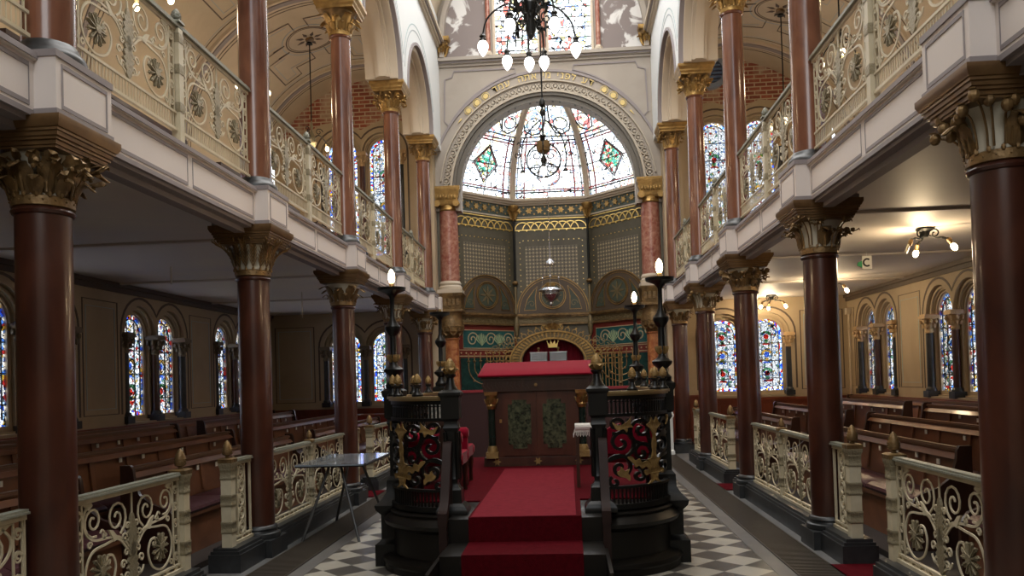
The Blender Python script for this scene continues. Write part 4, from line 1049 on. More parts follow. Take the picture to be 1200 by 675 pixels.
# slim shafts in the corners of the apse
for s in (-1, 1):
    t = thing('apse_colonnette', f'slim dark colonnette with gilt capital, {SIDE[s]} of the apse centre bay', 'column', (s*(HA-.02), AY+INR-.09, 0), 0, 'apse colonnettes')
    MB().lathe([(.028, 3.06), (.028, 5.28)], 12).obj('shaft', MATS['black_ironwork'], t)
    m_ = MB(); m_.lathe([(.03, 5.26), (.05, 5.30), (.05, 5.34), (.10, 5.52), (.13, 5.58), (.13, 5.62)], 10)
    for q in range(6): leaf(m_, RZ(q*PI/3) @ T(.045, 0, 5.30), .25, .05, .06, .03, 3)
    m_.obj('capital', gold_m, t)
    m_ = MB(); m_.lathe([(.03, 3.74), (.06, 3.76), (.075, 3.79), (.06, 3.82), (.03, 3.84)], 12); m_.obj('knop', dgold_m, t)
    m_ = MB(); m_.lathe([(.03, 3.70), (.03, 3.0), (.05, 2.95), (.07, 2.8), (.05, 2.6), (.02, 2.5)], 10); m_.obj('bracket', apseb_m, t)
# big pink marble columns at the jambs
for s in (-1, 1):
    t = thing('apse_column', f'pink marble column with gilt Ionic capital on the {SIDE[s]} jamb of the apse', 'column', (s*2.12, 12.62, 0), 0, 'apse jamb columns')
    MB().lathe([(.205, 3.62), (.20, 4.4), (.19, 5.12)], 32).obj('shaft', pink_m, t)
    m_ = MB(); m_.lathe([(.205, 5.10), (.22, 5.12), (.205, 5.15), (.21, 5.22)], 24); m_.square([(.20, 5.20), (.23, 5.26), (.23, 5.34), (.26, 5.42), (.26, 5.48), (.285, 5.53), (.285, 5.60)])
    for sx_ in (-1, 1):
        m_.tube([(sx_*.20, -.28, 5.24), (sx_*.20, .2, 5.24)], .07, 12)
        for sy_ in (-1,): m_.ribbon(spiral(sx_*.20, 5.24, .065, .01, PI/2, 9, 16), .012, -.29, -.28, fXZ)
    for i in range(7): m_.ell((-.18+i*.06, -.26, 5.37), (.025, .03, .05), 6, 5)
    m_.obj('capital', gold_m, t)
    m_ = MB(); m_.lathe([(.25, 3.44), (.25, 3.50), (.22, 3.53), (.235, 3.57), (.21, 3.62)], 28); m_.square([(.26, 3.36), (.26, 3.44)]); m_.obj('base', ribband_m, t)
    m_ = MB(); m_.square([(.24, 3.02), (.25, 3.06), (.25, 3.28), (.285, 3.33), (.285, 3.36)])
    for i in range(5): m_.box(-.21+i*.09, -.15+i*.09, -.262, -.25, 3.10, 3.24)
    m_.obj('block', dgold_m, t)
    m_ = MB(); m_.square([(.28, 2.97), (.28, 3.02)]); m_.lathe([(.14, 2.42), (.17, 2.48), (.25, 2.56), (.265, 2.68), (.24, 2.80), (.22, 2.90), (.25, 2.97)], 28, mod=lambda a, z, j: 1+.02*cos(18*a))
    for q in range(10): leaf(m_, RZ(q*PI/5) @ T(.20, 0, 2.48), .25, .07, .05, .02, 3)
    m_.obj('vase', dgold_m, t)
    MB().lathe([(.15, .3), (.148, 2.38), (.165, 2.40), (.165, 2.42)], 28).obj('lower_shaft', orange_m, t)
    m_ = MB(); m_.square([(.22, 0), (.22, .22)]); m_.lathe([(.2, .22), (.2, .26), (.16, .3)], 24); m_.obj('plinth', blackbase_m, t)
# ark: arched recess with gilt frame, curtain, crown, boxes
ark = thing('holy_ark', 'gilded arched ark with a pierced crest in the middle of the apse', 'ark', (-.03, AY+INR-.05, 0))
L = lambda u, v, d: (u, -d, v)
m_ = MB(); m_.plate([(-.95, .02), (.95, .02), (.95, 1.95)]+arc(0, 1.95, .95, 0, PI, 30)+[(-.95, 1.95)], [[(-.72, .1), (.72, .1)]+arc(0, 1.95, .72, 0, PI, 26)], .02, .22, L); m_.obj('arch_frame', apseb_m, ark)
for o in (ark,): pass
bpy.data.objects.remove(m_ and bpy.data.objects['arch_frame'])
EL = .70   # the arches are depressed: height factor
def earc(r, a0, a1, n): return [(r*cos(a0+(a1-a0)*i/n), 1.92+EL*r*sin(a0+(a1-a0)*i/n)+0) for i in range(n+1)]
m_ = MB(); m_.plate([(-1.0, .02), (1.0, .02)]+earc(1.0, 0, PI, 30), [[(-.72, .1), (.72, .1)]+earc(.72, 0, PI, 26)], .0, .22, L); m_.obj('arch_frame', apseb_m, ark)
m_ = MB()
for r, w_ in ((.76, .04), (1.0, .035)): m_.ribbon([(r, 1.3)]+earc(r, 0, PI, 34)+[(-r, 1.3)], w_, .2, .26, L)
for i in range(30):
    a = PI*(i+.5)/30; m_.ribbon([(.80*cos(a), 1.92+EL*.80*sin(a)), (.96*cos(a), 1.92+EL*.96*sin(a))], [.02, .045], .22, .245, L)
for i in range(19):
    a = PI*(i+.5)/19; c_ = (1.08*cos(a), 1.92+EL*1.08*sin(a)); m_.ribbon(arc(c_[0], c_[1], .055, a-2, a+2.6, 9), .016, .2, .24, L)
    m_.disc(1.17*cos(a), 1.92+EL*1.2*sin(a), .022, .2, .24, L, 7)
m_.obj('gilt_arch_moulding', gold_m, ark)
m_ = MB(); leaf(m_, T(0, -.22, 2.66) @ RZ(-PI/2), .2, .08, .02, .02, 4)
for s in (-1, 1): leaf(m_, T(s*.06, -.22, 2.66) @ RY(s*.6) @ RZ(-PI/2), .18, .06, .02, .02, 4); m_.ribbon([(s*x, z) for x, z in spiral(.2, 2.70, .08, .02, PI, -4.5, 12)], .02, .18, .22, L)
m_.obj('crest', gold_m, ark)
m_ = MB(); nn = 40; vs = []; fs = []
for i in range(nn+1):
    u = -.74+1.48*i/nn; zt = 1.92+EL*.74*math.sqrt(max(0, 1-(u/.74)**2))
    for z in (.1, zt): vs.append((u, -.04-.02*cos(i*1.6), z))
for i in range(nn): fs.append((2*i, 2*i+2, 2*i+3, 2*i+1))
m_.add(vs, fs); m_.obj('curtain', curtain_m, ark)
m_ = MB(); m_.plate([(-.10, 2.24), (.10, 2.24), (.13, 2.38), (.07, 2.31), (.05, 2.41), (0, 2.33), (-.05, 2.41), (-.07, 2.31), (-.13, 2.38)], [], .08, .10, L)
for u, z in ((-.13, 2.39), (.13, 2.39), (-.05, 2.42), (.05, 2.42), (0, 2.44)): m_.disc(u, z, .018, .08, .10, L, 8)
m_.obj('crown_emblem', brightgold_m, ark)
for s in (-1, 1):
    t = thing('torah_silver_case', f'{SIDE[s]} patterned silver case standing in the ark opening', 'case', (-.03-.10+s*.225, AY+INR-.45, 1.86), 0, 'silver cases in the ark')
    m_ = MB(); m_.box(-.20, .20, -.06, .06, 0, .26); m_.obj('case_body', mat('case_dark', (.06, .06, .06), .4) if s < 0 else MATS['case_dark'], t)
    m_ = MB()
    for i in range(9):
        for j in range(6): m_.ell((-.17+i*.0425, -.062, .03+j*.042), (.013, .006, .014), 6, 4)
    m_.box(-.205, .205, -.066, .066, -.01, .005); m_.box(-.205, .205, -.066, .066, .255, .27); m_.obj('silver_studs', silver_m, t)
    m_ = MB(); m_.tube([(0, 0, .27), (0, 0, .33)], .02, 8); m_.ell((0, 0, .35), (.035, .035, .03)); m_.obj('knob', leafgold_m, t)
m_ = MB(); m_.box(-1.02, 1.02, -.52, -.28, 1.80, 1.85, T(-.03, AY+INR-.05, 0)); o = m_.obj('ark_shelf', dgold_m); tag(o, 'gilt shelf across the ark opening carrying the silver cases', 'shelf')
m_ = MB(); m_.box(-1.02, 1.02, -.52, -.28, 1.0, 1.80, T(-.03, AY+INR-.05, 0)); o = m_.obj('ark_cupboard', maroon_m); tag(o, 'dark maroon cupboard under the gilt ark shelf', 'cupboard')
# gilt grille fences either side of the ark
for s in (-1, 1):
    t = thing('ark_grille', f'gilt openwork fence on the {SIDE[s]} of the ark arch', 'fence', (s*1.27, AY+1.45, 1.2), 0, 'gilt fences beside the ark')
    m_ = MB()
    for z in (.62, .74, .86): m_.box(-.34, .34, -.01, .01, z, z+.018)
    for i in range(10): m_.box(-.34+i*.074, -.325+i*.074, -.01, .01, 0, .88)
    for i in range(6): m_.ribbon(arc(-.28+i*.112, .93, .05, 0, PI, 8), .014, -.01, .01, fXZ)
    m_.obj('bars', gold_m, t)
    m_ = MB()
    for i in range(4): m_.ribbon([(s*-.3+s*(x), z) for x, z in spiral(.12*i, 1.02+.05*(3-i), .09, .02, 0, 8, 16)], .02, -.012, .012, fXZ)
    m_.obj('scroll_crest', apseb_m, t)
# dado wall in front of the ark platform
m_ = MB(); m_.box(-2.2, 2.2, 11.35, 11.5, .0, 1.28); struct(m_.obj('wall_ark_dado', maroon_m))
m_ = MB(); m_.box(-2.22, 2.22, 11.33, 11.52, 1.28, 1.33); struct(m_.obj('trim_ark_dado_rail', mat('dado_rail_red', (.25, .02, .03), .4)))
m_ = MB(); m_.box(-2.14, 2.14, 11.5, 13.4, 0, 1.0); struct(m_.obj('floor_ark_platform', carpet_m))
# menorahs
def menorah(x, y, label):
    t = thing('menorah', label, 'menorah', (x, y, 1.0), 0, 'brass menorahs')
    m_ = MB(); m_.lathe([(.16, 0), (.16, .03), (.06, .08), (.03, .12), (.025, .35), (.05, .38), (.025, .41), (.02, .95)], 14); m_.obj('stem', dgold_m, t)
    m_ = MB(); c_ = MB()
    for r in (.14, .27, .40):
        for s in (-1, 1):
            P = [(s*r*sin(a), 0, .80-r*.95*cos(a)*1.0) for a in [PI/2*i/9 for i in range(10)]]; m_.tube(P+[(s*r, 0, .92)], .011, 6)
    for u in (-.40, -.27, -.14, 0, .14, .27, .40):
        m_.lathe([(.012, .9), (.035, .93), (.035, .95)], 10, T(u, 0, 0)); c_.lathe([(.011, .95), (.011, 1.08), (.003, 1.11)], 8, T(u, 0, 0))
        if u: m_.ell((u*.72, 0, .80-abs(u)*.72), (.025, .025, .025), 8, 6)
    m_.obj('branches', dgold_m, t); c_.obj('candles', leafgold_m, t)
menorah(-1.42, 12.95, 'brass branched menorah on the left before the teal mosaic'); menorah(1.42, 12.95, 'brass branched menorah on the right before the teal mosaic')

# ------------------------------------------------------------------ floor railings on black kerbs
def floor_rail(s, y0, y1, label, post=None, mid=None, panels=1, kerb=None):
    """post: y of end post, or None"""
    t = thing('aisle_railing', label, 'railing', (s*XC, 0, 0), 0, 'cream railings along the aisles')
    k0, k1 = kerb or (y0, y1)
    m_ = MB(); m_.box(-.135, .135, k0, k1, 0, .15)
    m_.box(-.12, .12, k0+.01, k1-.01, .15, .175); m_.box(-.10, .10, k0+.02, k1-.02, .175, .20); m_.obj('kerb', blackbase_m, t)
    a, c = y0, y1
    if post is not None:
        if abs(post-y0) < abs(post-y1): a = post+.04
        else: c = post-.04
    m_ = MB(); m_.box(-.036, .036, min(a, post or a)-.0, c, .885, .897); m_.box(-.028, .028, a, c, .897, .91); m_.obj('handrail', grey_m, t)
    m_ = MB(); m_.box(-.016, .016, a, c, .855, .885); m_.box(-.025, .025, a, c, .20, .225); m_.box(-.012, .012, a, c, .245, .26); m_.box(-.008, .008, a, a+.012, .22, .86); m_.box(-.008, .008, c-.012, c, .22, .86)
    n = max(2, int((c-a)/.12))
    for i in range(n): yy = a+(i+.5)*(c-a)/n; m_.box(-.008, .008, yy-.02, yy+.02, .225, .245)
    m_.obj('frame', cream_m, t)
    if c-a > .5:
        if panels == 2:
            md = (a+c)/2; add_panel(t, round(a+.01, 3), round(md-.05, 3), .26, .59); add_panel(t, round(md+.05, 3), round(c-.01, 3), .26, .59)
        else: add_panel(t, round(a+.01, 3), round(c-.01, 3), .26, .59)
    else:
        m_ = MB(); fy = lambda u, v, d: (d, u, v); cc = (a+c)/2; r = min(.055, (c-a)/2-.03)
        for q in (-1, 1): m_.ribbon([(cc+q*(r+.02), .26), (cc+q*(r+.02), .85)], .014, -.01, .01, fy)
        m_.ribbon([(a+.008, .26), (a+.008, .85)], .014, -.01, .01, fy); m_.ribbon([(c-.008, .26), (c-.008, .85)], .014, -.01, .01, fy)
        for k in range(5): m_.ribbon(arc(cc, .32+k*.118, r, 0, 2*PI, 14), .012, -.01, .01, fy); m_.ribbon(spiral(cc, .32+k*.118, r*.7, .008, 1, 6.5, 9), .010, -.01, .01, fy)
        m_.obj('scrollwork', cream_m, t)
    def dopost(p, big):
        h = .043 if big else .030
        m_ = MB(); m_.square([(h, .20), (h, .88)], T(0, p, 0)); o = m_.obj('post', cream_m, t)
        for z in (.36, .58, .80):
            m_ = MB(); m_.square([(h+.002, z-.05), (h+.005, z-.045), (h+.005, z-.03), (h+.003, z-.027), (h+.003, z+.027), (h+.005, z+.03), (h+.005, z+.045), (h+.002, z+.05)], T(0, p, 0))
            if z == .80 and big: m_.square([(h+.005, .845), (h+.014, .87), (h+.014, .89)], T(0, p, 0))
            m_.obj('collar', bronze_m, o)
        m_ = MB(); m_.square([(h+.014, .89), (h+.018, .92), (h, .93)], T(0, p, 0)); pinecone(m_, h*.92, .15 if big else .10, T(0, p, .925), 18)
        m_.obj('finial', dgold_m, o)
    if post is not None: dopost(post, True)
    if mid is not None: dopost(mid, False)
    return t
for s in (-1, 1):
    S_ = SIDE[s]
    floor_rail(s, -1.9, -.20, f'cream aisle railing at the {S_} edge before the nearest column')
    floor_rail(s, .20, 1.52, f'cream aisle railing on the {S_} from nearest column to the near gate post', post=1.47, kerb=(.19, 1.56))
    floor_rail(s, 2.22, 2.72, f'narrow cream railing and gate post beside the second column on the {S_}', post=2.27, kerb=(2.17, 2.71))
    floor_rail(s, 3.10, 5.61, f'double panel cream railing between second and third columns on the {S_}', mid=4.355, panels=2)
    floor_rail(s, 6.00, 6.25, f'narrow cream railing and gate post just beyond the third column on the {S_}', post=6.20, kerb=(6.0, 6.30))
    floor_rail(s, 6.93, 8.52, f'cream railing with gate post before the fourth column on the {S_}', post=6.98, kerb=(6.88, 8.52))
    floor_rail(s, 8.91, 9.98, f'cream railing with gate post beyond the fourth column on the {S_}', post=9.93, kerb=(8.91, 10.03))

# ------------------------------------------------------------------ pews
def pew(s, x, y0, y1, top, z0, label, plates=True, seed=0):
    t = thing('pew', label, 'pew', (s*x, (y0+y1)/2, z0), 0, 'wooden pews in the aisles')
    L_ = (y1-y0)/2; h = top-z0; rnd = random.Random(seed)
    X = lambda a: -s*a                        # a > 0 is toward the nave
    def bx(m_, a0, a1, *r): m_.box(min(X(a0), X(a1)), max(X(a0), X(a1)), *r)
    m_ = MB(); vs = []
    for yy in (-L_, L_):
        for a, z in ((0.0, .02), (.04, .36), (-.01, h-.03), (-.045, h-.03), (-.03, .02)): vs.append((X(a), yy, z))
    m_.add(vs, [(0, 1, 2, 3, 4), (9, 8, 7, 6, 5)]+[(i, (i+1) % 5, 5+(i+1) % 5, 5+i) for i in range(5)])
    n = max(1, int(2*L_/.62))
    for i in range(n):
        a = -L_+i*2*L_/n; c = a+2*L_/n
        for (ya, yb, za, zb) in ((a, a+.03, .45, h-.05), (c-.03, c, .45, h-.05), (a, c, h-.09, h-.05)):
            m_.add([(X(.035), ya, za), (X(.035), yb, za), (X(.0), yb, zb), (X(.0), ya, zb), (X(.052), ya, za), (X(.052), yb, za), (X(.014), yb, zb), (X(.014), ya, zb)], [(0, 1, 2, 3), (4, 5, 6, 7), (0, 1, 5, 4), (1, 2, 6, 5), (2, 3, 7, 6), (3, 0, 4, 7)])
    m_.obj('backrest', wood_m, t)
    m_ = MB(); bx(m_, -.05, .012, -L_-.01, L_+.01, h-.03, h-.012); bx(m_, -.045, .004, -L_-.01, L_+.01, h-.012, h+.0); m_.obj('top_rail', mat('pew_rail_wood', (.15, .075, .042), .5) if 'pew_rail_wood' not in MATS else MATS['pew_rail_wood'], t)
    m_ = MB(); bx(m_, .0, .40, -L_, L_, .33, .36); bx(m_, .34, .37, -L_, L_, .0, .33); m_.obj('seat', wood_m, t)
    m_ = MB(); n2 = max(1, round(2*L_/1.1))
    for i in range(n2):
        a = -L_+.04+i*(2*L_-.08)/n2; c = a+(2*L_-.08)/n2-.012; vs = []
        prof = [(.04, .36), (.04, .40), (.06, .425), (.36, .43), (.405, .41), (.415, .385), (.40, .36)]
        for yy in (a, a+.02, c-.02, c):
            q = .012 if yy in (a, c) else 0
            for aa, z in prof: vs.append((X(aa), yy, z-(q if z > .37 else 0)))
        K = len(prof); fs = [(j*K+i_, j*K+(i_+1) % K, (j+1)*K+(i_+1) % K, (j+1)*K+i_) for j in range(3) for i_ in range(K)]+[tuple(range(K)), tuple(3*K+i_ for i_ in range(K))]
        m_.add(vs, fs)
    m_.obj('cushion', plum_m, t)
    for e in (-1, 1):
        m_ = MB(); P = [(-.06, 0), (.42, 0), (.42, .36), (.36, .44), (.20, .50), (.10, .58), (.06, h-.10), (.05, h-.01), (.03, h+.02), (-.06, h+.02)]
        ya = -L_-.02 if e < 0 else L_-.02
        m_.plate([(X(a), z) for a, z in P], [], ya, ya+.04, lambda u, v, d: (u, d, v)); m_.obj('end_panel', darkwood_m, t)
    if plates:
        m_ = MB(); yy = -L_+.35
        while yy < L_-.2:
            if rnd.random() < .8:
                z = h-.14-.03*rnd.random(); xx = .005+.045*(h-.03-z)/(h-.4)
                MB().box(min(X(xx+.004), X(xx+.012)), max(X(xx+.004), X(xx+.012)), yy, yy+.045, z, z+.045).obj('number_plate', plate_m, t)
            yy += .42
    return t
rows = [(3.42, .855, .05), (4.15, .945, .10), (4.90, 1.04, .16)]
rown = ['front', 'middle', 'back']
segs = {(-1, 0): [(-3.2, 1.64), (2.37, 6.30), (7.2, 11.2)], (-1, 1): [(-3.2, 6.1), (6.95, 11.0)], (-1, 2): [(-3.2, 6.1), (6.86, 10.6)],
        (1, 0): [(-3.2, 1.64), (2.44, 6.35), (7.14, 11.2)], (1, 1): [(-3.2, 6.37), (7.15, 11.0)], (1, 2): [(-3.2, 6.5), (7.08, 11.0)]}
where3 = ['beside the nearest column', 'beyond the near gate', 'at the far end']; where2 = ['in the near half', 'in the far half']
for (s, r), sg in segs.items():
    x, top, z0 = rows[r]
    for i, (a, c) in enumerate(sg):
        wh = (where3 if len(sg) == 3 else where2)[i]
        pew(s, x, a, c, top, z0 if r else .05, f'{rown[r]} row wooden pew {wh} of the {SIDE[s]} aisle', True, r*10+i+(5 if s > 0 else 0))
for s in (-1, 1):
    pew(s, 5.88, -3.0, 12.2, 1.0, .22, f'long wall pew below the windows of the {SIDE[s]} aisle', False, 3)
    m_ = MB(); m_.box(min(s*3.75, s*6), max(s*3.75, s*6), -3.5, 12.3, .05, .10); m_.box(min(s*4.5, s*6), max(s*4.5, s*6), -3.5, 12.3, .10, .16); m_.box(min(s*5.2, s*6), max(s*5.2, s*6), -3.5, 12.3, .16, .22)
    struct(m_.obj('floor_step_'+SIDE[s], MATS['aisle_floor']))
# umbrella rests of front posts: short black bracket beside gate posts
# ------------------------------------------------------------------ folding table
t = thing('folding_table', 'small folding table with a grey marbled top on splayed metal legs', 'table', (-2.0, 3.92, 0))
m_ = MB(); m_.box(-.33, .34, -.56, .60, .73, .745); m_.obj('table_top', tabletop_m, t)
m_ = MB(); m_.box(-.33, .34, -.56, .60, .718, .73); m_.box(-.2, .2, -.35, -.31, .70, .718); m_.box(-.2, .2, .35, .39, .70, .718); m_.obj('top_edge', black_m, t)
for sx_ in (-1, 1):
    for sy_ in (-1, 1):
        m_ = MB(); m_.tube([(sx_*.06-.0, sy_*.36+.02, .70), (sx_*.28, sy_*.57+.02, .0)], .014, 8); o = m_.obj('leg', tubem, t)
# ------------------------------------------------------------------ bimah
BX = -.03; BC = 2.50; BR = .56
bim = thing('bimah', 'black and gold raised reading platform with red carpeted steps in the middle of the nave', 'platform', (BX, 2.0, 0))
def outline(off, n=12, back=6.3, inner=.56):
    """plan of the platform (relative to BX): rounded front corners; off = offset outward"""
    R_ = BR+off; P = []
    P += [(-inner, BC-R_)]
    P += [(-.56+R_*cos(t), BC+R_*sin(t)) for t in [-PI/2-PI/2*i/n for i in range(n+1)]]
    P += [(-.56-R_, back), (.56+R_, back)]
    P += [(.56+R_*cos(t), BC+R_*sin(t)) for t in [0-PI/2*i/n for i in range(n+1)]]
    P += [(inner, BC-R_)]
    P += [(.56, 2.0), (-.56, 2.0)] if inner < .5 else []
    return P
def ring(levels, mb, n=14, back=6.3):
    """profile swept round the platform edge: levels = (offset, z)"""
    vs = []; fs = []
    base = outline(0, n, back); K = None
    for off, z in levels:
        P = outline(off, n, back); K = len(P)
        vs += [(x, y-2.0, z) for x, y in P]
    for j in range(len(levels)-1):
        for i in range(K-1): fs.append((j*K+i, j*K+i+1, (j+1)*K+i+1, (j+1)*K+i))
        fs.append((j*K+K-1, j*K, (j+1)*K, (j+1)*K+K-1))
    fs.append(tuple(range(K))); fs.append(tuple((len(levels)-1)*K+i for i in range(K)))
    mb.add(vs, fs)
m_ = MB(); ring([(.10, 0), (.10, .05), (.115, .07), (.11, .10), (.06, .12), (.02, .13), (.02, .33), (.05, .345), (.09, .37), (.10, .40), (.07, .43), (.04, .45), (.05, .47), (.0, .50)], m_); m_.obj('platform_base', steps_m, bim)
m_ = MB(); m_.box(-.41, .41, -.36, .45, .50, .512); m_.box(-1.05, 1.05, .45, 4.2, .50, .512); m_.obj('carpet', carpet_m, bim)
# steps down toward the camera
m_ = MB(); sd = [(.36, 1.22-2), (.18, .80-2)]
m_.box(-.56, .56, -.36, .0, .0, .498); m_.box(-.56, .56, -.79, -.36, 0, .325); m_.box(-.56, .56, -1.19, -.79, 0, .155); m_.obj('steps', steps_m, bim)
m_ = MB(); m_.box(-.41, .41, -.37, -.36, .325, .512); m_.box(-.41, .41, -.80, -.37, .325, .335); m_.box(-.41, .41, -.80, -.79, .155, .325); m_.box(-.41, .41, -1.20, -.80, .155, .165); m_.box(-.41, .41, -1.20, -1.19, .0, .155); m_.obj('step_carpet', carpet_m, bim)
m_ = MB(); m_.box(-.39, .37, -.372, 2.75, .512, .518)
vs = [(-.27, 2.75, .518), (.33, 2.75, .518)]
m_.obj('runner', runner_m, bim)
m_ = MB()
for s in (-1, 1): MB().box(s*.575-.012, s*.575+.012, -1.2, -.42, 0, .30).obj('step_string', steps_m, bim)
# grille panels: quarter cylinders at the front corners, then straight sides
def rail_f(s):
    """map arc length u (0 at newel, growing outward and back), v height, d outward"""
    q = BR*PI/2
    def f_(u, v, d):
        R_ = BR+d
        if u < 0: x, y = .56+u, BC-R_
        elif u <= q: a = -PI/2+u/BR; x, y = .56+R_*cos(a), BC+R_*sin(a)
        else: x, y = .56+R_, BC+(u-q)
        return (s*x, y-2.0, v)
    return f_
def bars(mb, f_, u0, u1, n, d0, d1, z0, z1): 
    mb.plate
def strip(mb, f_, u0, u1, z0, z1, d0, d1, n=16):
    vs = []; fs = []
    for i in range(n+1):
        u = u0+(u1-u0)*i/n
        vs += [f_(u, z0, d0), f_(u, z1, d0), f_(u, z1, d1), f_(u, z0, d1)]
    for i in range(n):
        for k in range(4): fs.append((i*4+k, i*4+(k+1) % 4, i*4+4+(k+1) % 4, i*4+4+k))
    fs += [(0, 1, 2, 3), (n*4+3, n*4+2, n*4+1, n*4)]; mb.add(vs, fs)
def dense(P, k=4):
    o = []
    for i in range(len(P)-1):
        for j in range(k): t = j/k; o.append((P[i][0]*(1-t)+P[i+1][0]*t, P[i][1]*(1-t)+P[i+1][1]*t))
    return o+[P[-1]]
for s in (-1, 1):
    f_ = rail_f(s); q = BR*PI/2
    for (ua, ub, word) in ((.04, q-.03, 'curved'), (q+.05, q+2.45, 'side')):
        g = thing('bimah_railing', f'{word} black iron railing with gold leaves on the {SIDE[s]} of the bimah', 'railing', (BX, 2.0, 0), 0, 'bimah railings')
        n = 16
        m_ = MB(); strip(m_, f_, ua, ub, 1.375, 1.395, -.05, .05, n); strip(m_, f_, ua, ub, 1.36, 1.375, -.035, .035, n); m_.obj('handrail', mat('worn_brass', (.40, .29, .14), .35, .6) if s < 0 and word == 'curved' else MATS['worn_brass'], g)
        m_ = MB(); strip(m_, f_, ua, ub, 1.33, 1.36, -.02, .02, n); strip(m_, f_, ua, ub, 1.20, 1.225, -.022, .022, n); strip(m_, f_, ua, ub, .655, .675, -.022, .022, n); strip(m_, f_, ua, ub, .50, .54, -.03, .03, n)
        nb = int((ub-ua)/.032)
        for i in range(nb+1):
            u = ua+(ub-ua)*i/nb; m_.ribbon([(u, 1.22), (u, 1.335)], .012, -.008, .008, f_); m_.ribbon([(u, .53), (u, .66)], .010, -.008, .008, f_)
            if i < nb: m_.ribbon(arc(u+(ub-ua)/nb/2, 1.30, (ub-ua)/nb/2, PI, 0, 6), .008, -.008, .008, f_)
        m_.ribbon([(ua, .54), (ua, 1.33)], .02, -.01, .01, f_); m_.ribbon([(ub, .54), (ub, 1.33)], .02, -.01, .01, f_)
        m_.obj('frame', black_m, g)
        np_ = 1 if word == 'curved' else 3
        for p in range(np_):
            a0 = ua+(ub-ua)*p/np_; w_ = (ub-ua)/np_; H_ = .525
            wx = (lambda x: a0+math.asin(max(-1, min(1, x*.97)))/math.asin(.97)*w_) if word == 'curved' else (lambda x: a0+x*w_)
            ar = (.56 if word == 'curved' else w_)/H_
            def sp(cx, cy, r, r1, t0, t1, mb, wd=.028):
                P = [(cx+rr*cos(t)/ar, cy+rr*sin(t)) for rr, t in [(r+(r1-r)*i/26, t0+(t1-t0)*i/26) for i in range(27)]]
                mb.ribbon([(wx(x), .675+y*H_) for x, y in P], wd, -.014, .014, f_)
            m_ = MB(); wd = .024
            # scroll stems springing from the acanthus at the outer third
            for (cx, cy, r, t0, t1) in ((.20, .26, .20, 2.6, -6.0), (.22, .62, .21, -1.2, 7.8), (.16, .88, .13, -2, 6.4), (.50, .80, .17, 3.6, -5), (.50, .46, .20, -2.0, 7.2), (.84, .55, .18, PI, -5.6), (.86, .86, .13, -2, 5), (.86, .24, .16, 1.6, 9.0), (.45, .14, .12, 2, -5), (.12, .06, .08, 2, 8)):
                sp(cx, cy, r, .02, t0, t1, m_, wd)
            for P in ([(.66, .05), (.62, .30), (.44, .34), (.24, .42), (.05, .38)], [(.64, .2), (.66, .5), (.60, .75), (.64, .98)], [(.62, .55), (.40, .64), (.30, .80), (.33, .96)], [(.7, .3), (.82, .38), (.97, .4)], [(.7, .6), (.85, .72), (.97, .7)]):
                m_.ribbon([(wx(x), .675+y*H_) for x, y in crom(P, 6)], wd, -.012, .012, f_)
            m_.obj('scrollwork', black_m, g)
            m_ = MB()
            def lf(P, d=.022):
                mm = MB(); mm.plate([(wx(x), .675+y*H_) for x, y in crom(P, 3, True)], [], d, d+.010, f_); mm.obj('gold_leaf', leafgold_m, g)
            lf([(.55, .0), (.60, .06), (.58, .15), (.52, .13), (.50, .20), (.57, .22), (.59, .30), (.55, .36), (.61, .38), (.63, .48), (.67, .48), (.69, .38), (.75, .36), (.71, .30), (.73, .22), (.80, .20), (.78, .13), (.72, .15), (.70, .06), (.75, .0), (.69, .02), (.65, .05), (.61, .02)])
            lf([(.635, .46), (.62, .58), (.64, .70), (.60, .80), (.55, .86), (.60, .90), (.62, .97), (.66, .90), (.70, .97), (.73, .90), (.77, .86), (.71, .80), (.68, .70), (.69, .58), (.67, .46)])
            lf([(.60, .26), (.54, .34), (.47, .32), (.44, .38), (.38, .36), (.34, .42), (.28, .41), (.33, .34), (.36, .31), (.38, .26), (.43, .28), (.47, .23), (.53, .26), (.57, .20)])
            lf([(.10, .93), (.17, .88), (.24, .89), (.32, .96), (.34, .99), (.33, .90), (.36, .84), (.30, .84), (.28, .77), (.24, .82), (.17, .80), (.13, .85)])
            lf([(.14, .20), (.18, .14), (.25, .12), (.30, .07), (.31, .14), (.28, .18), (.30, .24), (.24, .22), (.20, .28), (.18, .23)])
            lf([(.88, .84), (.93, .88), (.96, .97), (.90, .98), (.92, .92)])
        # cones on the rail
        for fu in ((.30, .62, .88) if word == 'curved' else (.33, .66)):
            u = ua+(ub-ua)*fu; x, y, z = f_(u, 0, 0)
            m_ = MB(); m_.lathe([(.045, 1.395), (.045, 1.41), (.025, 1.43), (.02, 1.46), (.035, 1.475), (.035, 1.485)], 12, T(x, y, 0)); o = m_.obj('cone_stand', black_m, g)
            m_ = MB(); pinecone(m_, .030, .095, T(x, y, 1.48), 16); m_.obj('pinecone', leafgold_m, o)
    # newels
    for (xx, yy, word, h) in ((s*.56, BC-BR, 'inner', 1.42), ):
        g = thing('newel_post', f'black newel post with gold pinecone at the {SIDE[s]} of the carpeted steps', 'post', (BX+xx, yy, 0), 0, 'newel posts of the bimah')
        m_ = MB(); m_.square([(.12, .50), (.12, .53), (.10, .56), (.075, .58), (.07, .68), (.05, .70), (.04, .73), (.045, .76), (.035, .78), (.04, 1.10), (.05, 1.13), (.06, 1.15), (.052, 1.17), (.052, 1.20), (.07, 1.22), (.07, 1.38), (.085, 1.40), (.085, 1.42), (.06, 1.44)]); 
        for q_ in range(4): m_.lathe([(.018, .76), (.018, 1.12)], 8, RZ(q_*PI/2) @ T(.045, .045, 0))
        m_.obj('post', black_m, g)
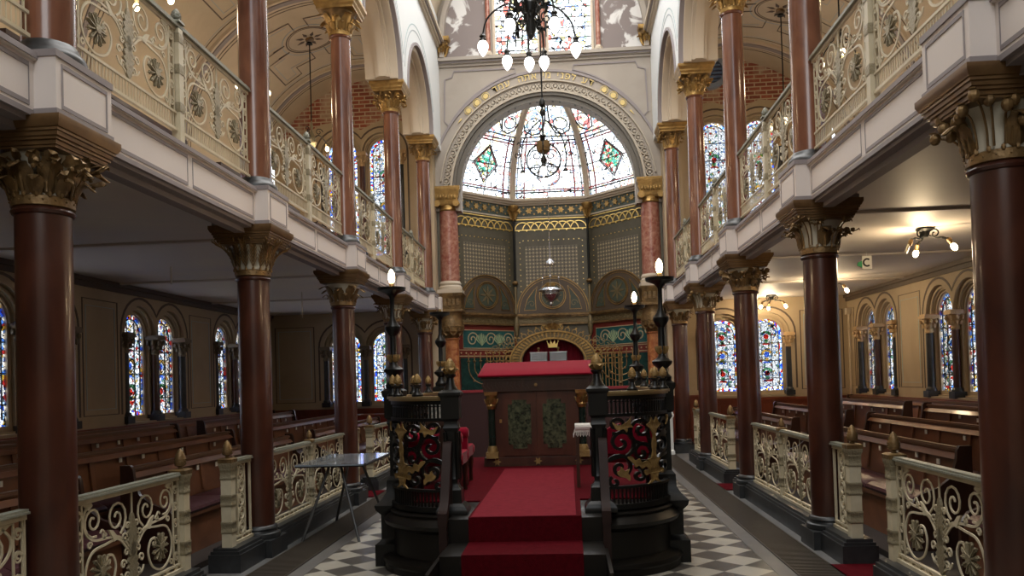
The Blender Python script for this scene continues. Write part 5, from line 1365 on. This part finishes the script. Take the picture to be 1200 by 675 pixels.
        m_ = MB(); m_.lathe([(.06, 1.44), (.035, 1.48), (.028, 1.53), (.045, 1.55), (.045, 1.56)], 14); m_.obj('neck', black_m, g)
        m_ = MB(); pinecone(m_, .042, .13, T(0, 0, 1.555), 18)
        for q_ in range(5): leaf(m_, RZ(q_*2*PI/5) @ T(.015, 0, 1.555), .07, .025, .03, .02, 2)
        m_.obj('pinecone', leafgold_m, g)
        # stair handrail: flat curved board descending
        g2 = thing('stair_handrail', f'dark wooden curved handrail down the {SIDE[s]} side of the carpeted steps', 'handrail', (BX+s*.585, 1.9, 0), 0, 'stair handrails')
        P = crom([(0, .10, 1.0), (0, .03, 1.045), (0, -.05, 1.03), (0, -.14, .86), (0, -.24, .66), (0, -.32, .58), (0, -.38, .56)], 5)
        vs = []; fs = []
        for i, (x, y, z) in enumerate(P): vs += [(-.032, y, z-.09), (.032, y, z-.09), (.032, y, z), (-.032, y, z)]
        for i in range(len(P)-1):
            for k in range(4): fs.append((i*4+k, i*4+(k+1) % 4, i*4+4+(k+1) % 4, i*4+4+k))
        fs += [(0, 1, 2, 3), tuple(len(vs)-4+k for k in (3, 2, 1, 0))]
        m_ = MB(); m_.add(vs, fs); m_.obj('rail', railwood_m, g2)
        MB().box(-.028, .028, -.37, -.30, 0, .56).obj('post', railwood_m, g2); MB().box(-.028, .028, -.04, .03, .0, 1.0).obj('post', railwood_m, g2)
    # outer posts at the ends of the curves, carrying the candelabra, and rear posts
    for yy, word in ((2.50, 'front'), (5.02, 'rear')):
        xx = s*(.56+BR)
        g = thing('corner_pier', f'black {word} corner pier on the {SIDE[s]} side of the bimah', 'post', (BX+xx, yy, 0), 0, 'corner piers of the bimah')
        m_ = MB(); m_.square([(.16, 0), (.16, .18), (.13, .20), (.115, .22), (.115, .42), (.15, .46), (.16, .50), (.12, .53), (.10, .56), (.075, .60), (.07, .70), (.045, .73), (.042, 1.14), (.06, 1.17), (.055, 1.20), (.075, 1.22), (.075, 1.38), (.09, 1.41), (.09, 1.44), (.06, 1.46)])
        m_.obj('pier', black_m, g)
        lit = not (s < 0 and word == 'rear')
        lb = f'tall black lamp standard with {"lit bulb" if lit else "empty dish"} on the {word} {SIDE[s]} pier of the bimah'
        g = thing('lamp_standard', lb, 'lamp', (BX+xx, yy, 1.46), 0, 'lamp standards on the bimah')
        m_ = MB(); m_.lathe([(.07, 0), (.075, .03), (.05, .06), (.04, .10), (.08, .14), (.085, .16), (.04, .19), (.028, .22), (.028, .44), (.05, .47), (.065, .50), (.065, .52), (.035, .56), (.02, .60), (.019, .76), (.03, .78), (.05, .80), (.115, .825), (.12, .85), (.11, .85), (.05, .835), (.02, .84)], 20)
        m_.obj('standard', black_m, g)
        m_ = MB()
        for q_ in range(6): leaf(m_, RZ(q_*PI/3) @ T(.026, 0, .22), .09, .02, .01, .01, 2)
        m_.obj('gold_leaves', leafgold_m, g)
        m_ = MB(); m_.lathe([(.022, .84), (.022, .885), (.015, .89)], 12); m_.obj('candle_socket', socket_m, g)
        if lit:
            m_ = MB(); m_.lathe([(.012, .885), (.022, .90), (.030, .935), (.026, .97), (.012, 1.0), (.002, 1.01)], 14); m_.obj('bulb', bulb_m, g)
            point('lamp_bulb_light', (BX+xx, yy-.05, 2.44), 5.0)
# reading desk
dk = thing('reading_desk', 'carved dark wooden reading desk with two green marble door panels', 'desk', (-.06, 5.35, .512))
W2 = .57
m_ = MB(); m_.box(-W2, W2, -.30, .30, .10, .93); m_.obj('body', deskwood_m, dk)
m_ = MB(); m_.box(-W2-.05, W2+.05, -.34, .34, 0, .10)
m_.obj('plinth', darkwood_m, dk)
m_ = MB()
for u in (-.47, .0, .47): MB().plate([((.05 if j % 2 == 0 else .024)*cos(j*PI/6)+u, .055+(.05 if j % 2 == 0 else .024)*sin(j*PI/6)) for j in range(12)], [], -.35, -.335, fXZ).obj('gilt_star', leafgold_m, dk)
m_ = MB(); m_.box(-W2-.04, W2+.04, -.35, .35, .86, 1.00); m_.box(-W2-.06, W2+.06, -.37, .37, .99, 1.02)
for i in range(12):
    for s in (-1, 1): m_.ribbon([(s*(.08+i*.045), .885), (s*(.12+i*.045), .93), (s*(.10+i*.045), .975)], [.01, .022, .006], -.362, -.35, fXZ)
m_.disc(0, .93, .035, -.372, -.35, fXZ, 12); m_.obj('carved_frieze', darkwood_m, dk)
m_ = MB(); m_.disc(0, .93, .02, -.38, -.372, fXZ, 10); m_.obj('frieze_boss', leafgold_m, dk)
m_ = MB(); vs = [(-.64, -.40, 1.02), (.64, -.40, 1.02), (.64, .40, 1.02), (-.64, .40, 1.02), (-.64, -.40, 1.045), (.64, -.40, 1.045), (.64, .40, 1.20), (-.64, .40, 1.20)]
m_.add(vs, [(0, 1, 2, 3), (4, 5, 6, 7), (0, 1, 5, 4), (1, 2, 6, 5), (2, 3, 7, 6), (3, 0, 4, 7)]); m_.obj('sloping_top', darkwood_m, dk)
def notch(c, w_, z0, z1, n_=.05): return [(c-w_+n_, z0), (c+w_-n_, z0), (c+w_-n_, z0+n_), (c+w_, z0+n_), (c+w_, z1-n_), (c+w_-n_, z1-n_), (c+w_-n_, z1), (c-w_+n_, z1), (c-w_+n_, z1-n_), (c-w_, z1-n_), (c-w_, z0+n_), (c-w_+n_, z0+n_)]
for s in (-1, 1):
    c = s*.20
    m_ = MB(); m_.box(c-.195, c+.195, -.315, -.30, .12, .85); d_ = m_.obj('door', deskwood_m, dk)
    m_ = MB(); m_.plate(notch(c, .132, .20, .76), [], -.325, -.315, fXZ); m_.obj('green_marble_inlay', speck_m, d_)
m_ = MB(); m_.box(-.43, -.405, -.33, -.315, .50, .54); m_.obj('lock_plate', gold_m, dk)
for s in (-1, 1):
    m_ = MB(); m_.lathe([(.042, .24), (.040, .66)], 16, T(s*.52, -.33, 0)); cc = m_.obj('corner_column', dgreen_m, dk)
    m_ = MB(); m_.lathe([(.045, .66), (.06, .70), (.045, .72), (.06, .78), (.07, .82)], 16, T(s*.52, -.33, 0)); m_.square([(.07, .82), (.075, .86)], T(s*.52, -.33, 0))
    for q_ in range(6): leaf(m_, T(s*.52, -.33, .70) @ RZ(q_*PI/3) @ T(.04, 0, 0), .11, .025, .03, .01, 2)
    m_.obj('capital', gold_m, cc)
    m_ = MB(); m_.square([(.07, .10), (.07, .17)], T(s*.52, -.33, 0)); m_.lathe([(.06, .17), (.06, .20), (.045, .24)], 16, T(s*.52, -.33, 0)); m_.obj('base', leafgold_m, cc)
m_ = MB(); n = 26; vs = []; fs = []
def topz(y): return 1.045+(y+.40)/.8*.155+.006
for (y, z) in ((-.415, 1.03), (-.415, 1.045), (-.40, topz(-.40)+.004), (0, topz(0)), (.40, topz(.40)), (.415, 1.10)):
    for i in range(n+1): vs.append((-.655+1.31*i/n, y-(.004*sin(i*1.9) if y < -.41 else 0), z))
K = n+1
for j in range(5):
    for i in range(n): fs.append((j*K+i, j*K+i+1, (j+1)*K+i+1, (j+1)*K+i))
m_.add(vs, fs)
o = m_.obj('desk_cloth', velvet_m, None, (-.06, 5.35, .512)); mod = o.modifiers.new('solid', 'SOLIDIFY'); mod.thickness = .006; mod.offset = 1
tag(o, 'crimson cloth covering the sloping top of the reading desk', 'cloth')
# red upholstered seats on the bimah
def seat(x, y, rz, label, arch):
    t = thing('velvet_seat', label, 'seat', (x, y, .512), rz, 'crimson velvet seats on the bimah')
    m_ = MB()
    def roll(y0, z0, r, sc_=1):
        P = [(-.24, y0, z0), (-.22, y0, z0), (0, y0, z0+.005), (.22, y0, z0), (.24, y0, z0)]; m_.tube(P, [r*.6, r, r*1.03, r, r*.6], 14)
    m_.box(-.23, .23, -.20, .20, .26, .36); roll(-.20, .31, .055); roll(.20, .31, .055); m_.obj('cushion', velvet_m, t)
    m_ = MB()
    if arch: m_.plate([(-.22, .34), (.22, .34), (.22, .46)]+[(.22*cos(a), .46+.14*sin(a)) for a in [PI*i/14 for i in range(15)]]+[(-.22, .46)], [], .20, .27, fXZ)
    else:
        m_.box(-.23, .23, .20, .26, .34, .52); P = [(-.24, .23, .50), (-.22, .23, .50), (.22, .23, .50), (.24, .23, .50)]; m_.tube(P, [.035, .055, .055, .035], 14)
    m_.obj('backrest', velvet_m, t)
    for sx_ in (-1, 1):
        for sy_ in (-1, 1): MB().lathe([(.02, 0), (.018, .1), (.028, .2), (.024, .26)], 10, T(sx_*.20, sy_*.18, 0)).obj('leg', darkwood_m, t)
seat(-.86, 2.98, PI, 'crimson velvet seat with a roll top behind the left bimah railing', False)
seat(-.89, 3.66, PI, 'second crimson velvet seat farther back behind the left bimah railing', False)
seat(.80, 2.95, PI, 'crimson velvet seat with rounded back behind the right bimah railing', True)
# books and tallit
t = thing('side_stand', 'small dark wooden stand by the right newel post of the bimah', 'stand', (.47, 3.2, .512))
MB().box(-.11, .13, -.09, .09, .48, .50).obj('stand_top', darkwood_m, t)
for sx_ in (-1, 1):
    for sy_ in (-1, 1): MB().box(-.015, .015, -.015, .015, 0, .48, T(.01+sx_*.1, sy_*.07, 0)).obj('leg', darkwood_m, t)
t = thing('folded_cloth', 'folded white fringed cloth lying on the small stand by the right newel', 'cloth', (.48, 3.2, 1.014))
m_ = MB(); m_.box(-.12, .12, -.085, .085, 0, .03); m_.tube([(-.12, -.07, .045), (.12, -.07, .045)], .035, 10); m_.box(-.12, .12, -.07, .085, .03, .065); m_.obj('cloth', cloth_m, t)
m_ = MB()
for i in range(14): m_.tube([(-.118, -.08+i*.012, .02), (-.135, -.08+i*.012, -.03-.01*(i % 3))], .003, 4)
for i in range(18): m_.tube([(-.11+i*.013, -.09, .02), (-.11+i*.013, -.10, -.03-.01*(i % 2))], .003, 4)
m_.obj('fringe', cloth_m, t)
t = thing('lectern_book', 'pale patterned cushion leaning behind the left bimah railing', 'cushion', (-.78, 2.66, 1.17))
m_ = MB(); m_.box(-.11, .11, -.02, .02, .0, .15); m_.obj('cover', mat('pale_pattern', (.45, .42, .35), .7, noise=(.12, .13, .12), nscale=30), t)
t2 = thing('book_rest', 'dark book rest behind the left bimah railing carrying the pale cushion', 'stand', (-.78, 2.66, .512))
MB().box(-.13, .13, -.04, .04, .62, .655).obj('shelf', darkwood_m, t2); MB().box(-.02, .02, -.02, .02, 0, .62).obj('leg', darkwood_m, t2)

# ------------------------------------------------------------------ chandeliers and lamps
def chandelier(x, y, z, R_, n, label, rodtop, small=False, angs=None):
    t = thing('chandelier', label, 'chandelier', (x, y, z))
    m_ = MB(); m_.tube([(0, 0, rodtop-z), (0, 0, .3)], .012, 8); m_.obj('rod', black_m, t)
    if not small:
        m_ = MB(); m_.lathe([(.01, .05), (.05, .10), (.07, .2), (.05, .3), (.09, .42), (.11, .5), (.06, .6), (.04, .9), (.03, 1.2)], 14); m_.obj('stem', black_m, t)
        m_ = MB(); rnd = random.Random(2)
        for i in range(n):
            a = angs[i]; MM = RZ(a)
            P = crom([(.06, 0, .35), (.2, 0, .52), (.38, 0, .50), (R_*.9, 0, .35), (R_, 0, .14)], 5); m_.tube(P, .012, 6, MM)
            for (cx, cz, r) in ((.22, .36, .10), (.34, .62, .08), (.16, .68, .09)):
                m_.tube([(x_, 0, z_) for x_, z_ in spiral(cx, cz, r, .015, 0, 8.5, 20)], .010, 5, MM)
            for k in range(7):
                aa = rnd.uniform(0, 2*PI); rr = rnd.uniform(.05, .3); leaf(m_, RZ(aa) @ T(rr, 0, rnd.uniform(.1, .65)) @ RY(rnd.uniform(-.5, 1.3)), .12, .035, .04, .03, 3, .004, 5)
            b_ = RZ(a+PI/n)
            m_.tube(crom([(.05, 0, .3), (.15, 0, .22), (.22, 0, .26), (.24, 0, .02)], 4), .009, 5, b_)
        m_.obj('scrolled_arms', black_m, t)
        for i in range(n):
            a = angs[i]; p = RZ(a) @ Vector((R_, 0, 0))
            m_ = MB(); m_.lathe([(.02, .16), (.045, .13), (.03, .11), (.05, .08), (.05, .06)], 10, T(p.x, p.y, 0)); so = m_.obj('socket', black_m, t)
            m_ = MB(); m_.lathe([(.04, .07), (.065, .03), (.07, -.01), (.055, -.06), (.025, -.11), (.003, -.13)], 14, T(p.x, p.y, 0)); m_.obj('flame_globe', globe_m, so)
    else:
        m_ = MB(); m_.lathe([(.012, 1.2), (.05, 1.14), (.05, 1.08), (.015, 1.04), (.04, .98), (.04, .94), (.015, .9), (.015, .55)], 12); m_.lathe([(.02, .1), (.05, .2), (.015, .3)], 12); m_.obj('stem', black_m, t)
        m_ = MB(); m_.lathe([(.02, .52), (.10, .50), (.115, .42), (.10, .34), (.03, .30)], 16); m_.obj('brass_ball', dgold_m, t)
        m_ = MB()
        m_.tube([(.27*cos(a), 0, .20+.27*sin(a)) for a in [2*PI*i/28 for i in range(28)]], .013, 6, None, True)
        m_.tube([(0, .27*cos(a), .20+.27*sin(a)) for a in [2*PI*i/28 for i in range(28)]], .010, 6, None, True)
        for s in (-1, 1):
            m_.tube([(s*x_, 0, z_) for x_, z_ in spiral(.12, .28, .10, .02, 0, 8, 18)], .009, 5); m_.tube([(s*x_, 0, z_) for x_, z_ in spiral(.12, .08, .10, .02, 0, -8, 18)], .009, 5)
        for i in range(n):
            MM = RZ(2*PI*i/n+PI*0.0)
            m_.tube(crom([(.03, 0, .85), (.16, 0, .74), (.30, 0, .55), (.36, 0, .25), (.34, 0, .06)], 5), .011, 6, MM)
            m_.tube([(x_, 0, z_) for x_, z_ in spiral(.25, .62, .09, .015, 0, 8, 18)], .009, 5, MM); m_.tube([(x_, 0, z_) for x_, z_ in spiral(.42, .30, .06, .01, 2, 10, 14)], .008, 5, MM)
            leaf(m_, MM @ T(.33, 0, .4), .14, .04, .05, .04, 3)
        m_.obj('scrolled_arms', black_m, t)
        for i in range(n):
            p = RZ(2*PI*i/n) @ Vector((.34, 0, 0))
            m_ = MB(); m_.lathe([(.02, .06), (.04, .03), (.035, 0)], 10, T(p.x, p.y, 0)); so = m_.obj('socket', black_m, t)
            m_ = MB(); m_.lathe([(.03, .01), (.05, -.03), (.052, -.07), (.03, -.12), (.003, -.15)], 12, T(p.x, p.y, 0)); m_.obj('flame_globe', globe_m, so)
    return t
chandelier(-.03, 6.0, 5.80, .62, 7, 'large black wrought iron chandelier with flame shaped globes hanging nearest the camera', 10.9, angs=[math.radians(a) for a in (180, 124, 95, 76, 22, 300, 248)])
point('chandelier_light', (-.06, 6.0, 5.35), 18, (1, .86, .70), .3)
chandelier(.03, 8.5, 4.78, .34, 4, 'small black ring chandelier with brass ball hanging in front of the glass dome', 10.9, True)
# eternal lamp
t = thing('eternal_lamp', 'silver hanging lamp with two tiers on a long chain before the ark', 'lamp', (0.0, 12.7, 0))
m_ = MB(); m_.tube([(0, 0, 7.3), (0, 0, 4.12)], .006, 5)
for i in range(6): m_.tube([(.012*cos(a), 0, 4.10-.03*i+.016*sin(a)) for a in [PI/4*k for k in range(8)]], .004, 4, None, True)
for q_ in range(3):
    a = q_*2*PI/3+.5; m_.tube([(.07*cos(a), .07*sin(a), 3.93), (.19*cos(a), .19*sin(a), 3.64), (.24*cos(a), .24*sin(a), 3.40)], .005, 5)
m_.obj('chain', silver_m, t)
m_ = MB(); m_.lathe([(.01, 4.05), (.04, 4.03), (.09, 3.98), (.12, 3.93), (.12, 3.91), (.08, 3.92)], 20); m_.obj('top_cap', silver_m, t)
m_ = MB(); m_.lathe([(.10, 3.44), (.20, 3.42), (.26, 3.38), (.27, 3.36), (.22, 3.35), (.18, 3.33), (.20, 3.28), (.14, 3.20), (.08, 3.15), (.03, 3.12), (.04, 3.08), (.01, 3.03)], 24); m_.obj('bowl', silver_m, t)
m_ = MB(); m_.lathe([(.07, 3.44), (.10, 3.46), (.10, 3.53), (.08, 3.54)], 16); m_.obj('gilt_band', leafgold_m, t)
m_ = MB()
for q_ in range(3): a = q_*2*PI/3+.5; m_.ell((.20*cos(a), .20*sin(a), 3.64), (.03, .03, .03), 8, 6)
m_.obj('bead', silver_m, t)
# gallery pendant lamps
def pendant(x, y, ztop, label, power=16):
    t = thing('pendant_lamp', label, 'lamp', (x, y, 5.75), 0, 'gallery pendant lamps')
    m_ = MB(); m_.tube([(0, 0, ztop-5.75), (0, 0, .45)], .011, 6); m_.lathe([(.06, ztop-5.75-.03), (.05, ztop-5.75)], 10); m_.obj('rod', black_m, t)
    m_ = MB(); m_.lathe([(.012, .62), (.03, .5), (.012, .45), (.05, .36), (.07, .30), (.05, .24), (.09, .22), (.06, .16), (.02, .10)], 14); m_.obj('hub', bronze_m, t)
    m_ = MB()
    for q_ in range(3):
        MM = RZ(q_*2*PI/3+.3); m_.tube([(x_, 0, z_) for x_, z_ in crom([(.04, .3), (.12, .36), (.2, .3), (.26, .2)], 4)], .010, 6, MM); m_.tube([(x_, 0, z_) for x_, z_ in spiral(.13, .42, .07, .01, 0, 8, 14)], .008, 5, MM)
    m_.obj('arms', black_m, t)
    for q_ in range(3):
        p = RZ(q_*2*PI/3+.3) @ Vector((.27, 0, .18))
        so = MB().lathe([(.02, .04), (.028, 0), (.022, -.03)], 10, T(*p)).obj('socket', bronze_m, t)
        MB().ell((p.x, p.y, p.z-.07), (.035, .035, .045), 10, 8).obj('bulb', bulb_m, so)
    point('pendant_light', (x, y, 5.78), power, (1, .76, .48), .12)
for s in (-1, 1):
    for y, wd in ((4.35, 'nearest'), (7.26, 'middle'), (10.16, 'farthest')):
        pendant(s*4.25, y, 7.82, f'{wd} pendant lamp with bare bulbs under the {SIDE[s]} gallery vault', 34)
# ceiling fixtures under the right gallery
for (x, y, wd) in ((4.25, 4.85, 'nearest'), (4.6, 9.2, 'middle'), (4.35, 11.9, 'farthest')):
    t = thing('ceiling_light', f'{wd} black scrolled three bulb light under the right gallery ceiling', 'light', (x, y, 3.03), 0, 'ceiling lights under the right gallery')
    m_ = MB(); m_.lathe([(.09, 0), (.10, -.02), (.05, -.04), (.04, -.07), (.03, -.10)], 14); m_.obj('ceiling_plate', black_m, t)
    m_ = MB()
    for q_ in range(3):
        MM = RZ(q_*2*PI/3-.55); m_.tube([(x_, 0, z_) for x_, z_ in spiral(.09, -.07, .055, .01, PI, -5, 16)], .008, 5, MM)
        m_.tube([(x_, 0, z_) for x_, z_ in crom([(.03, -.08), (.10, -.12), (.17, -.12), (.23, -.16)], 4)], .009, 6, MM)
        leaf(m_, MM @ T(.16, 0, -.13) @ RY(1.2), .08, .02, .02, .01, 2)
    m_.obj('scrolled_arms', black_m, t)
    for q_ in range(3):
        MM = RZ(q_*2*PI/3-.55) @ T(.23, 0, -.16) @ RY(-.5)
        so = MB().lathe([(.02, .02), (.026, 0), (.02, -.05)], 10, MM).obj('socket', dgold_m, t)
        lit = q_ != 2 or wd != 'nearest'
        m_ = MB()
        if lit: m_.ell((0, 0, -.09), (.032, .032, .045), 10, 8, MM)
        else: m_.tube([(0, 0, -.05), (0, 0, -.14), (.012, 0, -.15), (.02, 0, -.14), (.02, 0, -.05)], .009, 6, MM)
        m_.obj('bulb', bulb_m if lit else tube_m, so)
    point('ceiling_fixture_light', (x-.05, y, 2.72), 34, (1, .76, .46), .10)
# hanging C sign, dangling strips
t = thing('hanging_sign', 'small white block letter sign marked C hanging under the right gallery', 'sign', (4.15, 6.30, 2.78))
m_ = MB(); m_.box(-.06, .06, -.01, .01, 0, .17); m_.tube([(0, 0, .17), (0, 0, .22)], .004, 4); m_.obj('plate', plate_m, t)
m_ = MB(); m_.ribbon(arc(0, .085, .045, .9, 2*PI-.9, 14), .022, -.014, -.010, fXZ); m_.obj('letter_c', blackpaint_m, t)
m_ = MB(); m_.plate([(-.12, .05), (-.06, .02), (-.06, .11), (-.11, .09)], [], -.008, .008, fXZ); m_.obj('green_arrow', greenpaint_m, t)
for (x, y, h, lb) in ((-4.55, 5.4, .22, 'thin pale strip hanging from the left gallery ceiling near the front'), (-3.95, 8.5, .42, 'thin pale strip hanging from the left gallery ceiling beyond the second column')):
    m_ = MB(); m_.box(-.006, .006, -.006, .006, 0, h); o = m_.obj('hanging_strip', bell_m, None, (x, y, 3.03-h)); tag(o, lb, 'strip', 'hanging strips')
# white pipe on the right wall near the far corner
m_ = MB(); m_.tube([(5.96, 12.3, 1.02), (5.96, 12.3, 2.7)], .02, 8); m_.box(5.9, 5.99, 12.24, 12.36, 2.62, 2.75); o = m_.obj('wall_pipe', ribband_m); tag(o, 'pale vertical pipe with a box in the far right aisle corner', 'pipe')
# little white pedestal and wooden cupboard beyond the last right column
t = thing('white_pedestal', 'small white pedestal beside the far right columns', 'pedestal', (2.18, 11.15, 0))
MB().square([(.09, 0), (.09, .08), (.07, .10), (.07, .70), (.09, .74), (.09, .78)]).obj('shaft', white_m, t); MB().lathe([(.08, .78), (.09, .80), (.05, .84)], 14).obj('cap', white_m, t)
t = thing('wooden_screen', 'tall reddish panelled wooden screen beyond the last right column', 'screen', (2.62, 11.95, 0))
m_ = MB(); m_.box(-.28, .36, -.04, .04, 0, 1.06); m_.obj('boards', redwood_m, t)
m_ = MB(); m_.box(-.30, .38, -.06, .06, 1.06, 1.10)
for z in (.12, .42): m_.box(-.28, .36, -.05, -.04, z, z+.05)
m_.obj('rails', redwood_m, t)
t = thing('wooden_cabinet', 'bright red wooden cabinet below the left end windows', 'cabinet', (-3.75, 12.1, .05))
m_ = MB(); m_.box(-.55, .55, -.25, .25, 0, .80); m_.obj('body', mat('bright_red_wood', (.22, .025, .015), .35), t)
MB().box(-.57, .57, -.27, .27, .80, .84).obj('top', redwood_m, t)
for s in (-1, 1): MB().box(s*.27-.24, s*.27+.24, -.265, -.25, .05, .75).obj('door', MATS['bright_red_wood'], t)
# red carpet scraps in the gateways
for s in (-1, 1):
    for y, wd in (((1.86, 'near'), (6.6, 'far')) if s > 0 else ((6.6, 'far'),)):
        o = MB().box(-.35, .35, -.3, .3, 0, .012).obj('aisle_mat', carpet_m, None, (s*2.62, y, .052 if False else .006)); tag(o, f'small red carpet in the {wd} gateway of the {SIDE[s]} aisle railing', 'carpet', 'gateway carpets')
